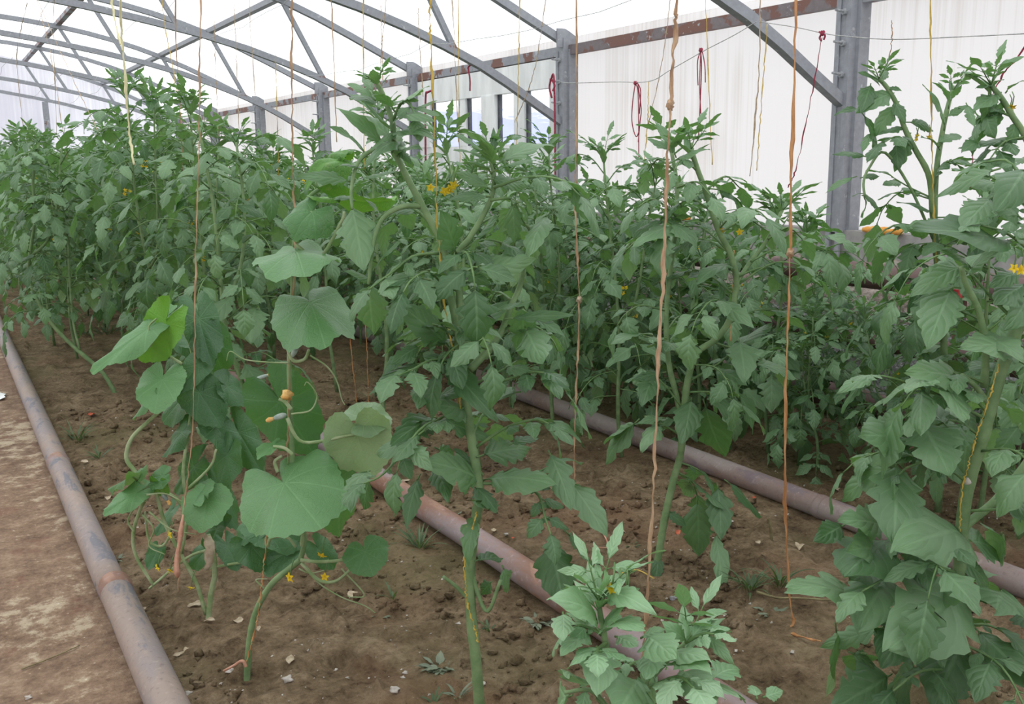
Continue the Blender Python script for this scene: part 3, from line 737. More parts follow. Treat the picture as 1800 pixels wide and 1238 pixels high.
# stands under the wall pipes
for i, y in enumerate((0.6, 2.2, 4.6, 7.2, 10.0, 13.0, 16.0)):
    mb = MB(); mb.beam([A3(3.215, y, -0.02), A3(3.215, y, zu-0.055)], 0.03, 0.03, A3(0, 1, 0)); mb.beam([A3(2.95, y, zl-0.069), A3(3.21, y, zl-0.069)], 0.03, 0.03); mb.beam([A3(3.08, y, zm-0.059), A3(3.21, y, zm-0.059)], 0.03, 0.03)
    tag(mb.build('pipe_stand', 'steel_brown', smooth=False), 'rusty bracket holding the heating pipes, %s from the near end' % ordn(i), 'pipe bracket', 'pipe brackets')
# crinkled silver film behind the pipes
mb = MB(); ys = np.arange(0.2, 9.0, 0.06); V = []
for y in ys:
    for z in (0.02, 0.10, 0.18, 0.26, 0.34):
        V.append((3.285+0.02*mnoise.noise(Vector((y*5, z*9, 0)))+0.012*mnoise.noise(Vector((y*15, z*17, 3))), y, z))
F = [(j*5+i, (j+1)*5+i, (j+1)*5+i+1, j*5+i+1) for j in range(len(ys)-1) for i in range(4)]
mb.add(V, [tuple(reversed(f)) for f in F]); tag(mb.build('film_sheet', 'film', smooth=False), 'crinkled silver film hung on the bank behind the heating pipes', 'plastic film')
# orange foam on the kerb
for i, (a, b_) in enumerate((((1518, 402), (1584, 408)), ((1180, 390), (1212, 394)))):
    p, q = at_x(a[0], a[1], XW-0.045), at_x(b_[0], b_[1], XW-0.045); n = 12; P = catmull([p, q], n); P[:, 2] = 0.667
    mb = MB(); rng = R(5+i); mb.tube(P+rng.uniform(-0.003, 0.003, P.shape), 0.013+rng.uniform(-0.003, 0.006, n), 8)
    tag(mb.build('foam_bead', 'foam'), 'orange bead of mounting foam on the kerb ' + ('right of the nearest post' if i == 0 else 'in the bay left of the nearest post'), 'foam')
# ------------------------------------------------------------------ plants in the foreground, leaf by leaf
def lift(path, h, dd):
    n = len(path); return [at_h(p[0], p[1], h+(dd*(i/max(1, n-1)) if n > 1 else dd)) for i, p in enumerate(path)]
def hero_stems(root, base, h, stems, mat='stem', name='stem'):
    b = MB(); out = []
    for st in stems:
        path, r0, r1 = st[:3]; dd = st[3] if len(st) > 3 else 0.0
        P = lift(path, h, dd)
        if st is stems[0] or (len(st) > 4 and st[4]):
            P[0] = base - A3(0, 0, 0.02) if np.linalg.norm(P[0]-base) < 0.25 else P[0]
        C = catmull(P, max(8, 4*len(P))); out.append(C)
        k = pxsize(C[len(C)//2])
        rr = np.linspace(r0, r1, len(C))*k*(0.66 if mat == 'pale_stem' else 0.88)
        nodes = 1+0.10*np.maximum(0, np.sin(np.linspace(0, len(P)*4.5, len(C))))**6
        b.tube(C-base, rr*nodes, 9)
    b.build(name, mat, root); return out
def hero_leaves(root, base, h, leaves, rng, mats=('tomato_leaf', 'petiole'), n=12, wscale=1.0, spread=0.10):
    for lf in leaves:
        kind, path, size = lf[0], lf[1], lf[2]
        op = lf[3] if len(lf) > 3 else {}
        b = MB(); dd = op.get('dd', rng.uniform(-spread, spread))
        P = lift(path, h+op.get('off', 0.0), dd); k = pxsize(P[0])
        P = [p-base for p in P]
        if kind == 's':
            v = P[-1]-P[0]; L = np.linalg.norm(v)*1.04; W = size if size > 0 else 0.5
            droop = op.get('droop', rng.uniform(0.25, 0.8))
            nh = UP*op.get('nz', 0.75)-HF*op.get('nf', 0.55)+A3(*rng.uniform(-0.3, 0.3, 3))
            d = unit(v); sd = unit(np.cross(d, nh)); nm = np.cross(sd, d)
            d0 = unit(d+nm*math.tan(droop*0.5))
            leaflet(b, P[0], d0, np.cross(sd, d0), L, L*W*wscale, rng, droop, op.get('fold', rng.uniform(0.02, 0.28)), op.get('cup', rng.uniform(0.1, 0.4)), op.get('lobe', 0.24), n+2, 0, op.get('tint'), op.get('twist', rng.uniform(-0.4, 0.4)))
            b.tube([P[0]-d0*L*0.12, P[0]+d0*L*0.02], 0.0016, 5, 1)
        else:
            compound(b, P, size*k, rng, op.get('pairs', 2), op.get('mid', True), n, 0.0024*op.get('rr', 1.0), op.get('hang', rng.uniform(0.5, 1.0)), op.get('tint'), op.get('tip', True), 0.26, wscale, op.get('start', 0.45))
        m = op.get('mat'); b.build('leaf', [m, 'petiole'] if m else list(mats), root)
def hero_auto(root, base, curves, count, size, rng, lo=0.25, hi=0.97, mats=('tomato_leaf', 'petiole'), n=9, ln=0.2, up=0.0):
    b = MB(); az = rng.uniform(0, 6)
    for C in curves:
        m = len(C)
        for i in range(count):
            f = lo+(hi-lo)*(i+0.4*rng.rand())/count; q = C[int(f*(m-1))]-base; az += 2.4+rng.uniform(-0.5, 0.5)
            e = up-0.1+0.8*f+rng.uniform(-0.25, 0.25); l = ln*rng.uniform(0.75, 1.2)*(0.8 if f > 0.85 else 1)
            ho = A3(math.cos(az), math.sin(az), 0); p1 = q+(ho*math.cos(e)+UP*math.sin(e))*l*0.5; p2 = p1+(ho*math.cos(e-0.7)+UP*math.sin(e-0.7))*l*0.35; p3 = p2+(ho*math.cos(e-1.2)+UP*math.sin(e-1.2))*l*0.22
            compound(b, [q, p1, p2, p3], size*rng.uniform(0.8, 1.15), rng, 2, True, n, 0.002, rng.uniform(0.5, 1.0))
    b.build('foliage', list(mats), root)
def hero_crown(root, base, p, d, rng, size=0.08, k=7, mats=('tomato_leaf', 'petiole')):
    b = MB(); crown(b, p-base, unit(d), rng, size, k); b.build('shoot_tip', list(mats), root)
def hero_flowers(root, base, h, spots, rng, r=0.015, name='flower'):
    for (x, y) in spots:
        b = MB(); c = at_h(x, y, h)-base
        b.tube([c+A3(0.012, 0.01, 0.03), c+A3(0.004, 0.0, 0.02), c], 0.0013, 4, 1)
        blossom(b, c, unit(A3(*rng.uniform(-0.5, 0.5, 3))-HF*0.6-UP*0.3), r*0.72*rng.uniform(0.85, 1.2), rng); b.build(name, ['flower', 'petiole'], root)
c_, s_ = 'c', 's'

# --- tall tomato in the centre foreground
HA = 1.575; bA = ground_at(845, 1270)
tA = thing('tomato_plant', 'tall forked tomato plant with thick green stem in the centre foreground', 'tomato plant', bA)
rA = R(11)
cvA = hero_stems(tA, bA, HA, [
    ([(845, 1270), (838, 1180), (828, 1080), (826, 1000), (836, 915), (842, 860), (828, 770), (818, 700), (808, 615), (800, 560), (788, 500), (777, 430), (742, 362), (712, 305), (693, 262), (690, 215), (672, 165), (662, 145)], 12.5, 4.5),
    ([(808, 620), (808, 520), (800, 455), (828, 415), (862, 352), (868, 310), (862, 280)], 8, 4, 0.03),
    ([(826, 650), (850, 625), (878, 590), (900, 535), (915, 500), (930, 440), (960, 380)], 8, 4, 0.10),
    ([(742, 362), (705, 364), (672, 385), (656, 430), (648, 500)], 6, 3.5, -0.03),
    ([(694, 262), (660, 262), (630, 285), (618, 330), (619, 368)], 5, 3, -0.06),
    ([(826, 1000), (855, 1075), (880, 1020)], 5, 3.5, -0.02), ([(820, 1050), (800, 1030), (779, 1014)], 4, 3.5, -0.02)])
LA = [
    # upper shoot
    (s_, [(662, 150), (655, 122)], .38), (s_, [(655, 160), (638, 128)], .34), (s_, [(668, 158), (684, 132)], .36),
    (s_, [(655, 172), (610, 148)], .42), (s_, [(660, 185), (620, 172)], .45), (s_, [(690, 190), (655, 165)], .42),
    (c_, [(690, 215), (706, 180), (722, 185), (730, 208)], 42, {'pairs': 2, 'hang': .5}),
    (s_, [(712, 178), (752, 152)], .42, {'mat': 'tomato_leaf_worn', 'droop': .3}), (s_, [(722, 200), (766, 178)], .40, {'droop': .3}),
    (s_, [(690, 232), (640, 180)], .46), (s_, [(685, 240), (622, 208)], .48), (s_, [(672, 255), (596, 188)], .42, {'dd': -.05}), (s_, [(640, 268), (583, 224)], .44),
    (s_, [(690, 215), (764, 208)], .42, {'dd': -.1, 'droop': .8}), (s_, [(690, 240), (768, 242)], .40, {'dd': -.1, 'droop': .9}),
    (s_, [(700, 232), (652, 262)], .40), (s_, [(712, 250), (640, 290)], .38, {'dd': -.12}), (s_, [(700, 262), (722, 288)], .5),
    (s_, [(702, 268), (690, 240)], .5), (s_, [(698, 275), (740, 262)], .45), (s_, [(690, 262), (700, 225)], .5),
    (s_, [(622, 320), (700, 302)], .42, {'droop': .4}), (s_, [(612, 318), (524, 312)], .46, {'droop': .5, 'dd': -.02}), (s_, [(640, 300), (592, 292)], .5),
    (s_, [(619, 365), (640, 470)], .58, {'dd': -.05, 'droop': .3, 'nf': .9}), (s_, [(618, 350), (580, 352)], .55),
    (s_, [(648, 500), (655, 584)], .62, {'nf': .3, 'droop': .2, 'nz': -.6, 'mat': 'tomato_leaf_worn'}), (s_, [(655, 440), (602, 425)], .48), (s_, [(660, 470), (700, 425)], .45),
    (s_, [(650, 495), (610, 475)], .5), (s_, [(672, 385), (640, 350)], .4),
    # middle crown
    (s_, [(800, 440), (775, 375)], .62, {'droop': .4, 'nf': .9}), (s_, [(835, 440), (872, 385)], .55, {'nf': .9}), (c_, [(862, 352), (900, 350), (915, 380), (930, 405)], 62, {'pairs': 1}),
    (s_, [(865, 285), (800, 262)], .42), (s_, [(862, 270), (830, 232)], .40), (s_, [(868, 268), (868, 226)], .38), (s_, [(875, 275), (905, 235)], .40), (s_, [(850, 268), (792, 232)], .34), (s_, [(880, 285), (968, 252)], .42, {'droop': .6}),
    (s_, [(870, 300), (940, 282)], .46), (s_, [(860, 300), (812, 285)], .44), (s_, [(868, 290), (846, 245)], .4), (s_, [(858, 330), (800, 305)], .48), (s_, [(866, 315), (925, 330)], .5), (s_, [(855, 345), (790, 350)], .5),
    (c_, [(868, 330), (925, 312), (985, 316), (1020, 345)], 66, {'pairs': 2, 'dd': -.05, 'tip': True}), (s_, [(1000, 320), (1045, 395)], .42), (s_, [(960, 380), (930, 448)], .45),
    (s_, [(900, 360), (905, 425)], .5, {'nf': .8}), (s_, [(930, 400), (958, 450)], .42),
    (c_, [(778, 445), (728, 450), (690, 478), (650, 508)], 58, {'pairs': 2, 'dd': -.08}), (s_, [(745, 490), (668, 500)], .36, {'droop': 1.0}),
    (s_, [(842, 480), (938, 458)], .50, {'mat': 'tomato_leaf_worn', 'droop': .7, 'tint': 1.0}), (s_, [(812, 478), (860, 500)], .5), (s_, [(800, 500), (760, 470)], .5),
    (c_, [(800, 590), (775, 575), (760, 570)], 72, {'pairs': 1, 'tip': False, 'mid': True}), (s_, [(785, 605), (708, 540)], .62, {'droop': .3, 'nf': .9, 'tint': .35}), (s_, [(800, 602), (888, 535)], .60, {'droop': .4, 'tint': .4}),
    (s_, [(880, 545), (935, 530)], .4), (s_, [(918, 540), (922, 628)], .50, {'nz': -.4, 'droop': .15, 'mat': 'tomato_leaf_worn'}), (s_, [(900, 560), (1005, 555)], .22, {'droop': .3}), (s_, [(925, 580), (955, 635)], .6), (s_, [(935, 560), (990, 590)], .4),
    # lower half
    (c_, [(812, 640), (765, 632), (725, 650), (700, 660)], 62, {'pairs': 2, 'dd': -.1}), (s_, [(735, 640), (648, 690)], .42, {'droop': .9}), (s_, [(720, 620), (672, 660)], .5, {'droop': 1.0}), (s_, [(735, 610), (690, 640)], .55),
    (s_, [(780, 640), (868, 738)], .30, {'dd': -.1, 'droop': .5}), (s_, [(800, 640), (745, 628)], .42), (s_, [(752, 680), (735, 715)], .55),
    (c_, [(818, 700), (880, 672), (930, 655), (955, 655)], 60, {'pairs': 2, 'dd': -.08}), (s_, [(940, 650), (1002, 690)], .32, {'droop': 1.2}), (s_, [(905, 690), (850, 725)], .46),
    (c_, [(820, 715), (775, 735), (735, 765)], 60, {'pairs': 1}), (s_, [(760, 735), (688, 778)], .46, {'droop': .6, 'dd': -.1}), (s_, [(770, 700), (812, 695)], .5), (s_, [(820, 725), (768, 715)], .6, {'tint': .3}),
    (s_, [(785, 742), (860, 772)], .42), (c_, [(832, 790), (890, 752), (940, 738), (965, 745)], 60, {'pairs': 2, 'mid': False}), (s_, [(960, 740), (1025, 775)], .28, {'droop': 1.2}), (s_, [(955, 745), (985, 802)], .34, {'droop': .8}),
    (s_, [(900, 780), (945, 770)], .6, {'tint': .3}), (s_, [(850, 800), (930, 790)], .46), (s_, [(770, 790), (800, 820)], .55),
    (s_, [(842, 842), (754, 812)], .60, {'dd': -.08, 'droop': .4}), (s_, [(860, 842), (972, 852)], .44, {'dd': -.1, 'droop': .5, 'tint': .8}), (s_, [(835, 855), (872, 898)], .4), (s_, [(845, 830), (800, 790)], .4),
    (c_, [(845, 850), (905, 850), (950, 828), (975, 815)], 70, {'pairs': 1, 'mid': False}), (s_, [(968, 800), (1004, 892)], .48, {'dd': -.08, 'tint': .6, 'nf': .9}), (s_, [(1005, 850), (1064, 940)], .50, {'dd': -.06, 'tint': .7}),
    (c_, [(905, 850), (945, 868), (958, 910), (968, 940)], 50, {'pairs': 2, 'hang': .8, 'tint': .3}), (s_, [(968, 955), (990, 1062)], .72, {'off': .05, 'tint': .25, 'droop': .2, 'nf': 1.0}), (s_, [(1000, 940), (1045, 1000)], .5, {'tint': .4}),
    (s_, [(765, 825), (790, 880)], .5, {'tint': .3}), (s_, [(735, 842), (716, 925)], .42, {'tint': .35}), (c_, [(760, 742), (715, 790), (672, 835), (640, 850)], 50, {'pairs': 1, 'dd': -.1}), (s_, [(645, 830), (612, 895)], .42, {'dd': -.12}), (s_, [(648, 845), (640, 895)], .5, {'tint': .1}),
    (s_, [(836, 905), (822, 992)], .50, {'dd': -.04, 'mat': 'tomato_leaf_worn', 'fold': .7, 'droop': .9}), (s_, [(846, 880), (858, 895)], .7), (s_, [(840, 985), (882, 982)], .55), (s_, [(885, 1000), (892, 1040)], .6), (s_, [(862, 1025), (845, 1045)], .6),
]
LA = [(k, p, s*.74 if k == 's' and max(q[1] for q in p) < 372 else s)+tuple(o) for (k, p, s, *o) in LA]
hero_leaves(tA, bA, HA, LA, rA)
hero_auto(tA, bA, [cvA[0]], 9, 0.070, rA, .34, .70, ln=.15); hero_auto(tA, bA, [cvA[1], cvA[2]], 3, 0.075, rA, .2, .7, ln=.14)
hero_crown(tA, bA, cvA[0][-1], A3(-.3, 0, 1), rA, 0.022, 5); hero_crown(tA, bA, cvA[1][-1], A3(0, 0, 1), rA, 0.034, 7)
hero_flowers(tA, bA, HA+.05, [(757, 330), (790, 332), (797, 325), (828, 312), (782, 336)], rA, 0.012)

# --- cucumber trained up a twine, left of the tall tomato
H1 = 1.74; b1 = ground_at(432, 1195)
t1 = thing('cucumber_plant', 'cucumber vine with huge heart shaped leaf climbing a twine, left of centre', 'cucumber plant', b1)
r1 = R(21)
cv1 = hero_stems(t1, b1, H1, [
    ([(432, 1195), (438, 1130), (450, 1075), (475, 1030), (505, 1003), (528, 985)], 6.5, 6.0),
    ([(528, 985), (535, 950), (528, 900), (516, 850), (513, 780), (510, 700), (508, 640), (511, 570), (515, 500), (518, 420), (524, 380), (545, 345), (575, 322), (592, 290)], 5.5, 4.0, 0.03)])
b = MB()
pet = [[(505, 735), (518, 765), (535, 778), (570, 775), (600, 768), (625, 764)], [(530, 600), (545, 598), (545, 560), (547, 525)], [(505, 610), (515, 634), (535, 632), (543, 615)], [(488, 830), (483, 812), (495, 802)],
       [(470, 960), (478, 945), (505, 945), (520, 962)], [(528, 985), (560, 988), (600, 985), (640, 975)], [(530, 990), (560, 1020), (590, 1022), (618, 1000)], [(520, 430), (560, 455), (600, 390), (605, 372)], [(518, 425), (535, 400), (548, 372)], [(578, 320), (575, 300), (570, 290)], [(530, 960), (532, 935), (530, 910)], [(515, 800), (500, 788), (480, 785)], [(512, 720), (500, 706), (490, 702)]]
for p in pet:
    b = MB(); b.tube(catmull(lift(p, H1-.02, 0.0), 14)-b1, np.linspace(3.3, 2.4, 14)*pxsize(b1), 7); b.build('petiole', 'pale_stem', t1)
def tendril(root, base, h, path, r=1.1, mat='pale_stem'):
    b = MB(); b.tube(catmull(lift(path, h, 0), 8*len(path))-base, np.linspace(r*1.4, r*0.7, 8*len(path))*pxsize(base), 5); b.build('tendril', mat, root)
for p in ([(508, 638), (470, 637), (430, 632), (405, 618), (398, 635)], [(512, 728), (545, 722), (557, 700), (552, 685), (540, 672), (535, 678)], [(545, 625), (575, 645), (592, 670), (600, 700), (606, 712)],
          [(530, 990), (560, 1025), (600, 1050), (640, 1065), (660, 1078)], [(525, 1000), (545, 1008), (570, 1003)], [(465, 1035), (450, 1020), (470, 1018)], [(600, 1000), (640, 1045), (620, 1050), (610, 1048)]): tendril(t1, b1, H1-.02, p)
def cleaf(root, base, h, attach, tip, wpx, rng, mat='cucumber_leaf', dd=0.0, nz=0.6, nf=0.75, side=0.0, **kw):
    P = at_h(attach[0], attach[1], h); Q = at_h(tip[0], tip[1], h+dd)
    n = UP*nz-HF*nf+_rt*side; b = MB()
    cucumber_leaf(b, P-base, Q-P, n, wpx*pxsize(P), rng, **kw); b.build('leaf', mat, root)
cleaf(t1, b1, H1-.06, (500, 850), (554, 912), 172, r1, dd=-.13, nz=.8, nf=.65, side=-.1, fold=.1, cup=.4, tint=.75)
cleaf(t1, b1, H1+.03, (592, 862), (602, 946), 76, r1, 'cucumber_leaf', dd=.02, nz=.4, nf=.8, side=.6, tint=.3)
cleaf(t1, b1, H1-.06, (545, 532), (568, 588), 132, r1, dd=-.11, nz=.95, nf=.4, fold=-.15, cup=.45, tint=.4)
cleaf(t1, b1, H1-.04, (520, 442), (532, 464), 140, r1, 'cucumber_leaf', dd=-.12, nz=1.0, nf=.25, fold=-.05, tint=.75)
cleaf(t1, b1, H1-.02, (548, 372), (518, 400), 80, r1, 'cucumber_leaf', dd=-.05, nz=.4, nf=.9, curl=.9, tint=.3)
cleaf(t1, b1, H1, (590, 283), (545, 285), 42, r1, 'cucumber_yellowing', dd=-.05, nz=.8, nf=.6, curl=1.2)
cleaf(t1, b1, H1+.02, (600, 268), (572, 266), 30, r1, 'cucumber_yellowing', dd=.03, nz=.8, nf=.5, curl=1.0)
cleaf(t1, b1, H1+.05, (608, 350), (702, 372), 62, r1, 'cucumber_yellowing', dd=.10, nz=-.7, nf=.5)
cleaf(t1, b1, H1+.04, (492, 706), (552, 800), 110, r1, 'cucumber_dark', dd=.02, nz=.5, nf=.9)
cleaf(t1, b1, H1-.01, (628, 764), (650, 832), 110, r1, 'cucumber_pale', dd=.04, nz=-.5, nf=-.8)
cleaf(t1, b1, H1, (640, 738), (690, 722), 66, r1, 'cucumber_pale', dd=.05, nz=.6, nf=.8)
cleaf(t1, b1, H1-.04, (642, 970), (655, 1010), 76, r1, dd=-.03, nz=.6, nf=.8, tint=.2)
cleaf(t1, b1, H1, (482, 782), (454, 797), 36, r1, dd=-.05, nz=.9, nf=.4, tint=.9)
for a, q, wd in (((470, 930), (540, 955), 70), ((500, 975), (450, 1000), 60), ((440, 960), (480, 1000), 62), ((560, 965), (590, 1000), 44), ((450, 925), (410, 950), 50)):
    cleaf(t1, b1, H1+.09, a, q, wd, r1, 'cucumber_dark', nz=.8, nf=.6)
hero_flowers(t1, b1, H1-.02, [(566, 975), (571, 1014), (510, 1015)], r1, 0.013)
def young_cucumber(root, base, h, a, q, r):
    P, Q = at_h(*a, h)-base, at_h(*q, h)-base; k = pxsize(P+base)
    b = MB(); C = catmull([P, (P+Q)/2, Q], 8); b.tube(C, np.array([.45, .8, 1, 1, 1, .95, .8, .5])*r*k, 8); o = b.build('young_cucumber', 'cucumber_skin', root)
    b = MB(); d = unit(Q-P); b.tube([Q, Q+d*r*k*1.6, Q+d*r*k*2.6], [r*k*.55, r*k*.9, r*k*.4], 7); b.build('withered_bloom', 'withered', o)
young_cucumber(t1, b1, H1-.02, (513, 628), (526, 598), 5.5); young_cucumber(t1, b1, H1-.02, (503, 729), (481, 736), 5.5)
b = MB(); c = at_h(505, 694, H1-.03)-b1; b.blob(c, 0.011, r1, 0, (1, 1, .8), .35); b.build('withered_bloom', 'withered', t1)

# --- bushy cucumber nearest the walkway pipe
H2 = 2.02; b2 = ground_at(365, 1085)
t2 = thing('cucumber_plant', 'bushy cucumber plant with pale stems sprawling beside the walkway pipe', 'cucumber plant', b2)
r2 = R(31)
hero_stems(t2, b2, H2, [
    ([(365, 1085), (370, 1050), (378, 1005), (372, 960), (366, 940)], 8, 6), ([(362, 1080), (345, 1025), (318, 975), (290, 920), (275, 870), (262, 855)], 5.5, 5),
    ([(262, 870), (238, 830), (222, 805), (232, 770), (262, 740), (285, 720)], 6, 5), ([(262, 862), (245, 900), (234, 940), (240, 980), (270, 1030)], 5, 4), ([(318, 975), (330, 900), (322, 830), (334, 740), (340, 660), (332, 600), (300, 560)], 5, 4, .1),
    ([(372, 965), (330, 980), (280, 1020), (262, 1035)], 4, 3), ([(360, 1000), (420, 990), (470, 985)], 4, 3), ([(330, 900), (300, 870), (250, 862)], 5, 4), ([(300, 940), (285, 960), (262, 950), (255, 900)], 3.5, 3),
    ([(320, 640), (290, 620), (258, 590)], 4, 3), ([(330, 860), (370, 820), (380, 790)], 4, 3)], 'pale_stem')
hero_c2 = [((262, 577), (158, 648), 60, 'cucumber_leaf', -.1, 1.0, .35, .75), ((290, 570), (258, 632), 78, 'cucumber_yellowing', .05, -.3, -.9, .2), ((285, 668), (268, 720), 80, 'cucumber_leaf', -.06, .9, .6, .95), ((262, 700), (228, 735), 46, 'cucumber_leaf', .02, .7, .4, .5),
           ((364, 880), (352, 932), 82, 'cucumber_leaf', -.05, .8, .7, .9), ((358, 868), (352, 846), 46, 'cucumber_leaf', .06, .3, .9, .6), ((238, 868), (182, 902), 48, 'cucumber_leaf', -.06, .9, .5, .8), ((230, 840), (190, 858), 30, 'cucumber_leaf', .1, 1, .3, .4), ((285, 838), (258, 852), 42, 'cucumber_leaf', 0, .8, .6, .3),
           ((280, 852), (282, 875), 38, 'cucumber_yellowing', .02, .4, .8, .5)]
for a, q, wd, mt, dd, nz, nf, ti in hero_c2: cleaf(t2, b2, H2-.03, a, q, wd, r2, mt, dd=dd, nz=nz, nf=nf, tint=ti)
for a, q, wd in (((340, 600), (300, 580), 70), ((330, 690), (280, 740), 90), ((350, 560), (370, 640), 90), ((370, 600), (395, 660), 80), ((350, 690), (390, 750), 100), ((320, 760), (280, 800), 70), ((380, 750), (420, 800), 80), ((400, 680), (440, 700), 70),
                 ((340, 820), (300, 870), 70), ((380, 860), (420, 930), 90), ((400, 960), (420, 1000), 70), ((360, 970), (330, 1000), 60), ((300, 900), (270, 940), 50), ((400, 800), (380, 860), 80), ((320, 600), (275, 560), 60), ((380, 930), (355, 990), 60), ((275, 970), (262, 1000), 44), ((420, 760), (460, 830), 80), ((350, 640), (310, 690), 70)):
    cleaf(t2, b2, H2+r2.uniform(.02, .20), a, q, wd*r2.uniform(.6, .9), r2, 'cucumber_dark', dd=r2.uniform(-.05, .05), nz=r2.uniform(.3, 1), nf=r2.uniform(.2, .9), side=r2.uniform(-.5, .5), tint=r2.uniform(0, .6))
hero_flowers(t2, b2, H2-.02, [(336, 1032), (365, 890), (278, 998), (300, 1002), (300, 940)], r2, 0.016)
for a, q in (((285, 868), (294, 880)), ((448, 668), (470, 660))): young_cucumber(t2, b2, H2-.02, a, q, 4.0)
for p in ([(250, 905), (270, 930), (262, 960), (290, 975)], [(258, 870), (290, 868), (320, 882)], [(235, 935), (225, 915), (240, 890), (258, 880)], [(275, 560), (262, 575), (268, 600), (262, 612)], [(262, 900), (300, 930), (345, 940)]): tendril(t2, b2, H2-.04, p, 1.3)
b = MB(); P = catmull(lift([(366, 1000), (370, 975), (366, 950), (362, 940)], H2-.03, 0), 10)-b2; b.tube(P+r2.uniform(-.004, .004, P.shape), np.array([.4, .7, 1, 1.1, 1, 1.2, 1, .8, .6, .3])*.010, 7); b.build('withered_leaf', 'dry_leaf', t2)

